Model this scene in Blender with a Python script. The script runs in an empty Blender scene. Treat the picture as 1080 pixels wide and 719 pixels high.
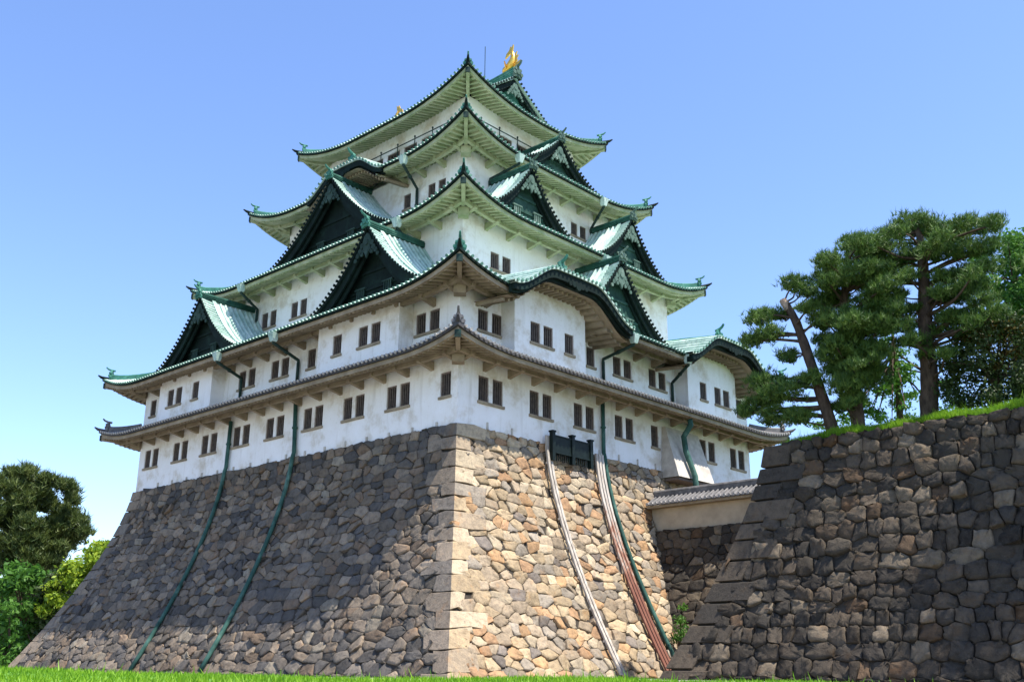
import bpy, math, random
import numpy as np
from mathutils import Vector, Matrix

random.seed(7)
RNG = np.random.default_rng(11)
SC = bpy.context.scene
COL = SC.collection
R = math.radians

# ------------------------------------------------------------------ camera
CAM = np.array([-39.104, -40.611, -13.362])
YAW, PIT, ROL, FOC = 0.7503, 0.3075, 0.007, 1089.8
fw = np.array([math.cos(YAW) * math.cos(PIT), math.sin(YAW) * math.cos(PIT), math.sin(PIT)])
r0 = np.array([math.sin(YAW), -math.cos(YAW), 0.0])
u0_ = np.cross(r0, fw)
RT = r0 * math.cos(ROL) + u0_ * math.sin(ROL)
UP = u0_ * math.cos(ROL) - r0 * math.sin(ROL)
cd = bpy.data.cameras.new('camera')
cam = bpy.data.objects.new('camera', cd)
COL.objects.link(cam)
cam.matrix_world = Matrix(((RT[0], UP[0], -fw[0], CAM[0]), (RT[1], UP[1], -fw[1], CAM[1]),
                           (RT[2], UP[2], -fw[2], CAM[2]), (0, 0, 0, 1)))
cd.sensor_width = 36.0
cd.lens = 36.0 * FOC / 1080.0
cd.clip_end = 4000
cd.clip_start = 0.2
SC.camera = cam

# ------------------------------------------------------------------ light
SUN = Vector((0.083, -0.448, 1.0)).normalized()        # towards the sun
world = bpy.data.worlds.new('World')
SC.world = world
world.use_nodes = True
wn = world.node_tree
wn.nodes.clear()
sky = wn.nodes.new('ShaderNodeTexSky')
sky.sky_type = 'NISHITA'
sky.sun_disc = False
sky.sun_elevation = math.asin(SUN.z)
sky.sun_rotation = math.atan2(SUN.x, SUN.y)
sky.air_density = 1.0
sky.dust_density = 0.6
sky.ozone_density = 3.5
bg = wn.nodes.new('ShaderNodeBackground')
bg.inputs['Strength'].default_value = 0.10
out_ = wn.nodes.new('ShaderNodeOutputWorld')
hs = wn.nodes.new('ShaderNodeHueSaturation')
hs.inputs['Hue'].default_value = 0.508
hs.inputs['Saturation'].default_value = 1.08
hs.inputs['Value'].default_value = 1.17
wn.links.new(sky.outputs[0], hs.inputs['Color'])
wn.links.new(hs.outputs[0], bg.inputs[0])
wn.links.new(bg.outputs[0], out_.inputs[0])
ld = bpy.data.lights.new('sun', 'SUN')
ld.energy = 3.5
ld.angle = R(0.53)
ld.color = (1.0, 0.94, 0.84)
sun = bpy.data.objects.new('sun', ld)
COL.objects.link(sun)
sun.rotation_euler = SUN.to_track_quat('Z', 'Y').to_euler()
SC.view_settings.view_transform = 'Standard'
SC.view_settings.look = 'None'
SC.view_settings.gamma = 1.0
SC.view_settings.use_curve_mapping = False
SC.view_settings.exposure = 1.42

# ------------------------------------------------------------------ helpers
def ray(px, py):
    return fw + RT * ((px - 540) / FOC) - UP * ((py - 359.5) / FOC)

def atx(px, py, x):
    d = ray(px, py)
    return CAM + d * ((x - CAM[0]) / d[0])

def atd(px, py, dist):
    d = ray(px, py)
    return CAM + d * (dist / math.hypot(d[0], d[1]))

def tag(o, label=None, cat=None, group=None, kind=None):
    if label: o['label'] = label
    if cat: o['category'] = cat
    if group: o['group'] = group
    if kind: o['kind'] = kind
    return o

def empty(name, loc=(0, 0, 0)):
    o = bpy.data.objects.new(name, None)
    o.location = loc
    o.empty_display_size = 0.5
    COL.objects.link(o)
    return o

def link(name, me, mat, parent=None):
    o = bpy.data.objects.new(name, me)
    if mat: me.materials.append(mat)
    COL.objects.link(o)
    if parent:
        o.parent = parent
        base = Vector((0, 0, 0)); p = parent
        while p:
            base += p.location; p = p.parent
        o.location = -base
    return o

class MB:
    def __init__(s):
        s.v = []; s.f = []; s.rng = []
    def use(s, i):
        s.rng.append((len(s.f), i))
    def quad(s, a, b, c, d):
        n = len(s.v); s.v += [tuple(a), tuple(b), tuple(c), tuple(d)]; s.f.append((n, n + 1, n + 2, n + 3))
    def poly(s, pts):
        n = len(s.v); s.v += [tuple(p) for p in pts]; s.f.append(tuple(range(n, n + len(pts))))
    def hexa(s, b, t):                     # two rings of four points, bottom ccw from above
        n = len(s.v); s.v += [tuple(p) for p in list(b) + list(t)]
        s.f += [(n + 3, n + 2, n + 1, n), (n + 4, n + 5, n + 6, n + 7)]
        for i in range(4):
            j = (i + 1) % 4
            s.f.append((n + i, n + j, n + 4 + j, n + 4 + i))
    def box(s, c, size, ax=None):
        c = Vector(c); hx, hy, hz = [k / 2 for k in size]
        X, Y, Z = ax if ax else (Vector((1, 0, 0)), Vector((0, 1, 0)), Vector((0, 0, 1)))
        P = lambda a, b_, d: c + X * (a * hx) + Y * (b_ * hy) + Z * (d * hz)
        s.hexa([P(-1, -1, -1), P(1, -1, -1), P(1, 1, -1), P(-1, 1, -1)],
               [P(-1, -1, 1), P(1, -1, 1), P(1, 1, 1), P(-1, 1, 1)])
    def loft(s, rings, closed=True, caps=True):
        n0 = len(s.v); k = len(rings[0])
        for r in rings: s.v += [tuple(p) for p in r]
        for i in range(len(rings) - 1):
            for j in range(k if closed else k - 1):
                j2 = (j + 1) % k
                s.f.append((n0 + i * k + j, n0 + i * k + j2, n0 + (i + 1) * k + j2, n0 + (i + 1) * k + j))
        if caps:
            s.f.append(tuple(n0 + j for j in range(k))[::-1])
            s.f.append(tuple(n0 + (len(rings) - 1) * k + j for j in range(k)))
    def tube(s, path, rad, n=8, wob=0.0, caps=True):
        path = [Vector(p) for p in path]
        if not hasattr(rad, '__len__'): rad = [rad] * len(path)
        rings = []; prev = None
        for i, p in enumerate(path):
            t = (path[min(i + 1, len(path) - 1)] - path[max(i - 1, 0)]).normalized()
            if prev is None:
                a = t.orthogonal().normalized()
            else:
                a = (prev - t * prev.dot(t)).normalized()
            prev = a; b = t.cross(a)
            rings.append([p + (a * math.cos(q) + b * math.sin(q)) * rad[i] * (1 + wob * random.uniform(-1, 1))
                          for q in [2 * math.pi * j / n for j in range(n)]])
        s.loft(rings, True, caps)
    def strip(s, path, up, w, h, side):     # box section swept on a path: side vec(s), bottom at path
        rings = []
        for i, p in enumerate(path):
            sd = side[i] if isinstance(side, list) else side
            p = Vector(p); u = Vector(up)
            rings.append([p - sd * (w / 2), p + sd * (w / 2), p + sd * (w / 2) + u * h, p - sd * (w / 2) + u * h])
        s.loft(rings, True, True)
    def build(s, name, mat, parent=None, smooth=False, fix=True):
        me = bpy.data.meshes.new(name)
        me.from_pydata(s.v, [], s.f)
        mats = mat if isinstance(mat, (list, tuple)) else [mat]
        if s.rng:
            idx = np.zeros(len(s.f), np.int32)
            for st, i in s.rng: idx[st:] = i
            me.polygons.foreach_set('material_index', idx)
        if fix:
            import bmesh
            bm = bmesh.new(); bm.from_mesh(me)
            bmesh.ops.recalc_face_normals(bm, faces=bm.faces)
            bm.to_mesh(me); bm.free()
        if smooth:
            me.polygons.foreach_set('use_smooth', [True] * len(me.polygons))
        me.update()
        for x in mats[:-1]: me.materials.append(x)
        return link(name, me, mats[-1], parent)

def fast_mesh(name, V, F, mat, parent=None, smooth=False, attr=None):
    """V (n,3), F (m,k) arrays."""
    me = bpy.data.meshes.new(name)
    V = np.asarray(V, np.float32); F = np.asarray(F, np.int32)
    m, k = F.shape
    me.vertices.add(len(V)); me.vertices.foreach_set('co', V.ravel())
    me.loops.add(m * k); me.loops.foreach_set('vertex_index', F.ravel())
    me.polygons.add(m)
    me.polygons.foreach_set('loop_start', np.arange(0, m * k, k, dtype=np.int32))
    me.polygons.foreach_set('loop_total', np.full(m, k, np.int32))
    if smooth: me.polygons.foreach_set('use_smooth', np.ones(m, bool))
    if attr is not None:
        a = me.color_attributes.new('tint', 'FLOAT_COLOR', 'POINT')
        c = np.ones((len(V), 4), np.float32); c[:, :3] = attr
        a.data.foreach_set('color', c.ravel())
    me.update(calc_edges=True)
    me.validate()
    return link(name, me, mat, parent)

# ------------------------------------------------------------------ materials
def newmat(name):
    m = bpy.data.materials.new(name); m.use_nodes = True
    nt = m.node_tree
    b = nt.nodes['Principled BSDF']
    return m, nt, b

def N(nt, t, **kw):
    n = nt.nodes.new(t)
    for k, v in kw.items(): setattr(n, k, v)
    return n

def noise(nt, scale, detail=4, rough=0.55, vec=None, stretch=None):
    g = N(nt, 'ShaderNodeNewGeometry')
    src = g.outputs['Position']
    if stretch:
        mp = N(nt, 'ShaderNodeMapping'); mp.inputs['Scale'].default_value = stretch
        nt.links.new(src, mp.inputs['Vector']); src = mp.outputs[0]
    n = N(nt, 'ShaderNodeTexNoise')
    n.inputs['Scale'].default_value = scale; n.inputs['Detail'].default_value = detail
    n.inputs['Roughness'].default_value = rough
    nt.links.new(src, n.inputs['Vector'])
    return n.outputs['Fac']

def ramp(nt, fac, stops):
    r = N(nt, 'ShaderNodeValToRGB')
    e = r.color_ramp.elements
    while len(e) < len(stops): e.new(0.5)
    for i, (p, c) in enumerate(stops):
        e[i].position = p; e[i].color = (*c, 1) if len(c) == 3 else c
    nt.links.new(fac, r.inputs[0])
    return r.outputs[0]

def mix(nt, fac, a, b, mode='MIX'):
    m = N(nt, 'ShaderNodeMix', data_type='RGBA', blend_type=mode)
    for sock, val in ((m.inputs[0], fac), (m.inputs[6], a), (m.inputs[7], b)):
        if hasattr(val, 'is_linked'): nt.links.new(val, sock)
        elif isinstance(val, (int, float)): sock.default_value = val
        else: sock.default_value = (*val, 1)
    return m.outputs[2]

def bump(nt, b, h, strength=0.4, dist=0.05):
    bp = N(nt, 'ShaderNodeBump'); bp.inputs['Strength'].default_value = strength
    bp.inputs['Distance'].default_value = dist
    nt.links.new(h, bp.inputs['Height']); nt.links.new(bp.outputs[0], b.inputs['Normal'])

def simple(name, col, col2=None, scale=3.0, rough=0.7, bmp=0.0, metal=0.0, stretch=None, lo=0.35, hi=0.65):
    m, nt, b = newmat(name)
    b.inputs['Roughness'].default_value = rough; b.inputs['Metallic'].default_value = metal
    if not metal: b.inputs['Specular IOR Level'].default_value = 0.15
    f = noise(nt, scale, 6, 0.6, stretch=stretch)
    nt.links.new(ramp(nt, f, [(lo, col), (hi, col2 or tuple(c * 0.75 for c in col))]), b.inputs['Base Color'])
    if bmp: bump(nt, b, noise(nt, scale * 4, 5), bmp, 0.04)
    return m

def plaster_mat():
    m, nt, b = newmat('white_plaster')
    f1 = noise(nt, 0.55, 6, 0.65)
    c = ramp(nt, f1, [(0.34, (0.60, 0.54, 0.45)), (0.49, (0.82, 0.80, 0.78)), (0.7, (0.87, 0.86, 0.86))])
    f2 = noise(nt, 1.0, 5, 0.6, stretch=(1.6, 1.6, 0.16))
    c = mix(nt, ramp(nt, f2, [(0.56, (0, 0, 0)), (0.74, (0.48, 0.48, 0.48))]), c, (0.52, 0.48, 0.42))
    f3 = noise(nt, 6.0, 4)
    c = mix(nt, ramp(nt, f3, [(0.60, (0, 0, 0)), (0.75, (0.35, 0.35, 0.35))]), c, (0.55, 0.52, 0.46))
    nt.links.new(c, b.inputs['Base Color'])
    b.inputs['Roughness'].default_value = 0.85
    bump(nt, b, noise(nt, 5, 6), 0.25, 0.03)
    return m

def copper_mat(name, a, b_, c_):
    m, nt, b = newmat(name)
    f1 = noise(nt, 0.9, 5, 0.6)
    c = ramp(nt, f1, [(0.3, a), (0.55, b_), (0.75, c_)])
    f2 = noise(nt, 5.0, 4, 0.6, stretch=(1, 1, 0.4))
    c = mix(nt, ramp(nt, f2, [(0.52, (0, 0, 0)), (0.72, (0.6, 0.6, 0.6))]), c, tuple(k * 0.45 for k in a))
    nt.links.new(c, b.inputs['Base Color'])
    b.inputs['Roughness'].default_value = 0.75
    b.inputs['Specular IOR Level'].default_value = 0.12 if a[1] < 0.08 else 0.3
    bump(nt, b, noise(nt, 9, 4), 0.15, 0.02)
    return m

def stone_mat(name, moss=0.25):
    m, nt, b = newmat(name)
    at = N(nt, 'ShaderNodeAttribute', attribute_name='tint')
    f1 = noise(nt, 3.2, 8, 0.68)
    c = mix(nt, 1.0, at.outputs['Color'], ramp(nt, f1, [(0.28, (0.52, 0.50, 0.48)), (0.5, (0.95, 0.94, 0.93)), (0.72, (1.25, 1.2, 1.1))]), 'MULTIPLY')
    f2 = noise(nt, 0.35, 5, 0.6)
    c = mix(nt, ramp(nt, f2, [(0.45, (0, 0, 0)), (0.72, (moss, moss, moss))]), c, (0.06, 0.055, 0.045))
    f3 = noise(nt, 14.0, 3, 0.6)
    c = mix(nt, ramp(nt, f3, [(0.58, (0, 0, 0)), (0.7, (0.5, 0.5, 0.5))]), c, (0.10, 0.085, 0.07))
    f4 = noise(nt, 1.1, 6, 0.7)
    c = mix(nt, ramp(nt, f4, [(0.56, (0, 0, 0)), (0.70, (0.35, 0.35, 0.35))]), c, mix(nt, 1.0, at.outputs['Color'], (1.25, 0.80, 0.42), 'MULTIPLY'))
    nt.links.new(c, b.inputs['Base Color'])
    b.inputs['Roughness'].default_value = 0.9
    b.inputs['Specular IOR Level'].default_value = 0.08
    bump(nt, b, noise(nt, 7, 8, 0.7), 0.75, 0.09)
    return m

def leaf_mat(name, a, b_, trans=0.35):
    m, nt, b = newmat(name)
    at = N(nt, 'ShaderNodeAttribute', attribute_name='tint')
    c = mix(nt, at.outputs['Fac'], a, b_)
    nt.links.new(c, b.inputs['Base Color'])
    b.inputs['Roughness'].default_value = 0.55
    b.inputs['Specular IOR Level'].default_value = 0.3
    tr = N(nt, 'ShaderNodeBsdfTranslucent'); nt.links.new(c, tr.inputs[0])
    ms = N(nt, 'ShaderNodeMixShader'); ms.inputs[0].default_value = trans
    nt.links.new(b.outputs[0], ms.inputs[1]); nt.links.new(tr.outputs[0], ms.inputs[2])
    nt.links.new(ms.outputs[0], nt.nodes['Material Output'].inputs[0])
    return m

M = {}
M['plaster'] = plaster_mat()
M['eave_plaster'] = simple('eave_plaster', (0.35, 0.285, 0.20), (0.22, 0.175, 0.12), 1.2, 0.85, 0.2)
M['eave_bounce'] = simple('eave_plaster_verdigris_bounce', (0.43, 0.44, 0.29), (0.26, 0.31, 0.17), 1.2, 0.85, 0.2)  # green of light bounced off copper roofs painted in, over slight staining
M['copper'] = copper_mat('verdigris_copper', (0.26, 0.40, 0.34), (0.44, 0.56, 0.50), (0.66, 0.73, 0.66))
M['copper_mid'] = copper_mat('verdigris_ridge', (0.030, 0.12, 0.09), (0.05, 0.19, 0.14), (0.12, 0.29, 0.22))
M['gable_green'] = copper_mat('dark_green_gable_sheet', (0.012, 0.034, 0.027), (0.024, 0.062, 0.048), (0.05, 0.11, 0.085))
M['copper_ridge'] = copper_mat('dark_ridge_copper', (0.018, 0.060, 0.046), (0.03, 0.10, 0.075), (0.09, 0.2, 0.155))
M['copper_dark'] = copper_mat('dark_bronze_copper', (0.004, 0.009, 0.0075), (0.007, 0.016, 0.013), (0.015, 0.036, 0.028))
M['carving'] = copper_mat('carved_copper', (0.035, 0.07, 0.055), (0.10, 0.155, 0.125), (0.26, 0.32, 0.27))
M['carving_shade'] = copper_mat('shade_carved_copper', (0.015, 0.03, 0.024), (0.03, 0.055, 0.045), (0.06, 0.10, 0.08))  # darker copy of the carved copper: west gable shade put into the colour
M['clay'] = simple('grey_clay_tile', (0.10, 0.098, 0.10), (0.20, 0.19, 0.185), 2.5, 0.6, 0.2)
M['clay_dark'] = simple('dark_tile_edge', (0.05, 0.048, 0.05), (0.08, 0.078, 0.08), 2.5, 0.7)
M['copper_cap'] = copper_mat('tile_end_copper', (0.06, 0.16, 0.12), (0.12, 0.25, 0.19), (0.25, 0.4, 0.32))  # tile ends darker than the tile rows, their shade painted in
M['clay_cap'] = simple('pale_tile_end', (0.45, 0.43, 0.40), (0.30, 0.28, 0.26), 4, 0.7)
M['pane'] = simple('dark_window_board', (0.022, 0.018, 0.016), (0.04, 0.03, 0.026), 3, 0.4)
M['frame'] = simple('brown_window_frame', (0.13, 0.10, 0.085), (0.20, 0.16, 0.14), 5, 0.7)
M['bars'] = simple('window_bars', (0.14, 0.115, 0.10), (0.08, 0.065, 0.06), 5, 0.7)
M['pipe'] = copper_mat('pipe_verdigris', (0.02, 0.055, 0.046), (0.045, 0.11, 0.09), (0.12, 0.22, 0.18))
M['pipe_dark'] = simple('pipe_dark_copper', (0.012, 0.022, 0.018), (0.025, 0.055, 0.045), 3, 0.5)
M['gold'] = simple('gold_leaf', (0.95, 0.60, 0.12), (0.80, 0.42, 0.06), 4, 0.3, 0.3, 0.85)
M['stone'] = stone_mat('granite_stones', 0.25)
M['stone_shade'] = stone_mat('shade_dark_stones', 0.5)  # heavier dark patches than the granite, shade put into the stone colour
M['joint'] = simple('dark_joint_earth', (0.035, 0.03, 0.024), (0.06, 0.05, 0.04), 3, 0.95)
M['wood_pale'] = simple('weathered_pale_wood', (0.50, 0.46, 0.40), (0.28, 0.24, 0.20), 2.0, 0.85, 0.3, stretch=(3, 3, 0.5))
M['stub'] = simple('stain_and_shade_plaster', (0.55, 0.51, 0.45), (0.40, 0.36, 0.31), 2, 0.9, 0.2)
M['iron'] = simple('black_green_iron', (0.004, 0.008, 0.007), (0.009, 0.016, 0.014), 3, 0.5)
M['bark'] = simple('pine_bark', (0.055, 0.040, 0.030), (0.12, 0.085, 0.062), 5, 0.95, 0.9, stretch=(1, 1, 0.4))
M['bark_pale'] = simple('peeled_wood', (0.45, 0.34, 0.25), (0.28, 0.19, 0.13), 4, 0.9, 0.5)
M['pine'] = leaf_mat('pine_needles', (0.030, 0.080, 0.014), (0.135, 0.225, 0.042), 0.25)
M['conifer'] = leaf_mat('olive_conifer_needles', (0.03, 0.06, 0.014), (0.12, 0.155, 0.035), 0.25)
M['leaf'] = leaf_mat('green_leaves', (0.045, 0.14, 0.020), (0.12, 0.26, 0.035), 0.4)
M['leaf_dark'] = leaf_mat('dark_leaves', (0.020, 0.045, 0.012), (0.055, 0.085, 0.020), 0.25)
M['leaf_bronze'] = leaf_mat('bronze_new_leaves', (0.10, 0.09, 0.02), (0.22, 0.14, 0.03), 0.3)
M['leaf_yellow'] = leaf_mat('yellow_green_leaves', (0.15, 0.27, 0.02), (0.34, 0.42, 0.03), 0.4)
M['grass'] = leaf_mat('grass_blades', (0.10, 0.24, 0.010), (0.26, 0.44, 0.025), 0.4)
M['grass_soil'] = simple('mown_grass_ground', (0.05, 0.15, 0.012), (0.09, 0.22, 0.02), 6, 0.9, 0.4)
M['wall_tan'] = simple('tan_old_plaster', (0.50, 0.42, 0.31), (0.36, 0.30, 0.22), 0.8, 0.9, 0.25)

def rust_wood():
    m, nt, b = newmat('rust_streaked_board')
    f = noise(nt, 1.4, 6, 0.65, stretch=(2.5, 2.5, 0.35))
    g = N(nt, 'ShaderNodeNewGeometry'); sx = N(nt, 'ShaderNodeSeparateXYZ'); nt.links.new(g.outputs['Position'], sx.inputs[0])
    mr = N(nt, 'ShaderNodeMapRange'); nt.links.new(sx.outputs['Z'], mr.inputs[0])
    for i_, v_ in ((1, -10.0), (2, -3.0), (3, -.22), (4, .22)): mr.inputs[i_].default_value = v_
    ad = N(nt, 'ShaderNodeMath', operation='ADD'); nt.links.new(f, ad.inputs[0]); nt.links.new(mr.outputs[0], ad.inputs[1])
    c = ramp(nt, ad.outputs[0], [(0.36, (0.15, 0.055, 0.035)), (0.50, (0.26, 0.13, 0.085)), (0.62, (0.36, 0.31, 0.26)), (.8, (.46, .42, .37))])
    nt.links.new(c, b.inputs['Base Color']); b.inputs['Roughness'].default_value = 0.85
    bump(nt, b, noise(nt, 12, 4), 0.3, 0.02)
    return m
M['wood_rust'] = rust_wood()

# ------------------------------------------------------------------ stone facing
def clip_poly(P, a, nrm):
    out = []
    for i in range(len(P)):
        p, q = P[i], P[(i + 1) % len(P)]
        dp = (p[0] - a[0]) * nrm[0] + (p[1] - a[1]) * nrm[1]
        dq = (q[0] - a[0]) * nrm[0] + (q[1] - a[1]) * nrm[1]
        if dp <= 0: out.append(p)
        if (dp < 0 < dq) or (dq < 0 < dp):
            t = dp / (dp - dq); out.append((p[0] + t * (q[0] - p[0]), p[1] + t * (q[1] - p[1])))
    return out

class Stones:
    def __init__(s): s.V = []; s.F = []; s.C = []; s.flat = []
    def stone(s, poly, place, h, col, rng, gap=0.009, edge=0.0, rough=0.03, soft=0.91):
        """poly in face coordinates; place(a,b,h)->xyz."""
        P = np.array(poly); c = P.mean(0)
        if len(P) < 3: return
        ar = 0.5 * abs(np.dot(P[:, 0], np.roll(P[:, 1], 1)) - np.dot(P[:, 1], np.roll(P[:, 0], 1)))
        if ar < 0.03: return
        rad = math.sqrt(ar / math.pi)
        # drop tiny edges, cut the corners once
        Q = []
        for i in range(len(P)):
            a, b = P[i], P[(i + 1) % len(P)]
            if np.hypot(*(b - a)) < 0.05: continue
            k = rng.uniform(0.05, 0.13)
            Q += [a + (b - a) * k, a + (b - a) * 0.5, a + (b - a) * (1 - k)]
        if len(Q) < 6: return
        Q = np.array(Q)
        Q = c + (Q - c) * (1 - gap / rad)
        Q += rng.normal(0, 0.012, Q.shape)
        n = len(Q)
        tilt = rng.normal(0, 0.13, 2)
        base = len(s.V)
        rings = [(1.0, -0.10), (0.985, h * 0.50), (soft, h * 0.88), (0.5, h)]
        for k, (sc, hh) in enumerate(rings):
            for q in Q:
                d = (q - c) * sc
                x = c + d
                nz = rng.normal(0, rough) * (0, 1, 1, .35)[k]
                s.V.append(place(x[0], x[1], hh + (d @ tilt if k else 0) + nz + edge))
        hc = h + rng.normal(0, rough * .4) + edge
        s.V.append(place(c[0], c[1], hc))
        for k in range(3):
            for j in range(n):
                j2 = (j + 1) % n
                if k == 0: s.flat.append(len(s.F))
                s.F.append((base + k * n + j, base + k * n + j2, base + (k + 1) * n + j2, base + (k + 1) * n + j))
        cc = base + 4 * n
        for j in range(n):
            s.F.append((base + 3 * n + j, base + 3 * n + (j + 1) % n, cc, cc))
        s.C += [col] * (4 * n + 1)
    def build(s, name, mat, parent):
        F = np.array(s.F)
        me = bpy.data.meshes.new(name)
        me.from_pydata([tuple(v) for v in s.V], [], [tuple(f) if f[2] != f[3] else tuple(f[:3]) for f in s.F])
        a = me.color_attributes.new('tint', 'FLOAT_COLOR', 'POINT')
        c = np.ones((len(s.V), 4), np.float32); c[:, :3] = np.array(s.C)
        a.data.foreach_set('color', c.ravel())
        sm_ = np.ones(len(me.polygons), bool); sm_[s.flat] = False
        me.polygons.foreach_set('use_smooth', sm_)
        import bmesh
        bm = bmesh.new(); bm.from_mesh(me); bmesh.ops.recalc_face_normals(bm, faces=bm.faces); bm.to_mesh(me); bm.free()
        return link(name, me, mat, parent)

def stone_field(st, a0, a1, b0, b1, w, h, place, pal, rng, keep=lambda a, b: True, jit=0.30, hmin=0.05, hmax=0.15,
                cut=None, rough=0.03, soft=0.91, gap=0.009):
    """Fill a face (a along it, b up it) with fitted stones."""
    seeds = []; b = b0 - h
    while b < b1 + h:
        rh = h * rng.uniform(0.62, 1.4); a = a0 - w * rng.uniform(0.5, 1.5)
        while a < a1 + w:
            ww = w * rng.choice([0.42, 0.7, 1.0, 1.35, 1.9], p=[.18, .24, .28, .2, .10])
            seeds.append((a + ww / 2 + rng.uniform(-jit, jit) * w * 0.4, b + rh / 2 + rng.uniform(-jit, jit) * rh * 1.1))
            a += ww
        b += rh
    S = np.array(seeds); asp = w / h
    T = S * np.array([1 / asp, 1.0]) * 1.0
    cell = {}
    g = h * 1.7
    for i, t in enumerate(T): cell.setdefault((int(t[0] // g), int(t[1] // g)), []).append(i)
    for i, sd in enumerate(S):
        if not (a0 - w < sd[0] < a1 + w and b0 - h < sd[1] < b1 + h): continue
        ci = (int(T[i][0] // g), int(T[i][1] // g))
        P = [(T[i][0] - 2 * h, T[i][1] - 2 * h), (T[i][0] + 2 * h, T[i][1] - 2 * h), (T[i][0] + 2 * h, T[i][1] + 2 * h), (T[i][0] - 2 * h, T[i][1] + 2 * h)]
        for dx in (-2, -1, 0, 1, 2):
            for dy in (-2, -1, 0, 1, 2):
                for j in cell.get((ci[0] + dx, ci[1] + dy), ()):
                    if j == i: continue
                    nx, ny = T[j][0] - T[i][0], T[j][1] - T[i][1]
                    if nx * nx + ny * ny > (4 * h) ** 2: continue
                    P = clip_poly(P, ((T[i][0] + T[j][0]) / 2, (T[i][1] + T[j][1]) / 2), (nx, ny))
                    if len(P) < 3: break
        if len(P) < 3: continue
        P = [(p[0] * asp, p[1]) for p in P]
        if cut: P = cut(P)
        if len(P) < 3: continue
        P = clip_poly(P, (0, b1), (0, 1)); P = clip_poly(P, (0, b0), (0, -1)) if len(P) > 2 else P
        if len(P) < 3: continue
        c = np.mean(np.array(P), 0)
        if not keep(c[0], c[1]): continue
        col = np.array(pal[rng.choice(len(pal))]) * rng.uniform(0.72, 1.18)
        st.stone(P, place, rng.uniform(hmin, hmax), tuple(col), rng, gap, rough=rough, soft=soft)

PAL_R = [(.40, .31, .20)] * 5 + [(.35, .28, .20)] * 4 + [(.46, .38, .27)] * 4 + [(.30, .26, .21)] * 3 + [(.42, .27, .15)] * 2 + [(.38, .24, .14)] * 2 + [(.22, .19, .165)]
PAL_L = [(.215, .175, .135)] * 5 + [(.165, .143, .12)] * 4 + [(.27, .215, .16)] * 3 + [(.21, .155, .11)] * 2 + [(.105, .097, .09)] * 4 + [(.28, .24, .185)]  # west face stones, darkened to carry that side's shade
PAL_D = [(.072, .059, .046)] * 4 + [(.10, .08, .060)] * 3 + [(.048, .042, .036)] * 4 + [(.18, .145, .105)] * 2 + [(.11, .073, .046)]  # rampart and footing stones with their shade painted into the tint

A, B = 31.68, 36.1
ZT, ZB = -0.3, -13.8

def outc(z):
    return 5.65 * (max(0.0, -z) / 13.7) ** 1.5

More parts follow.
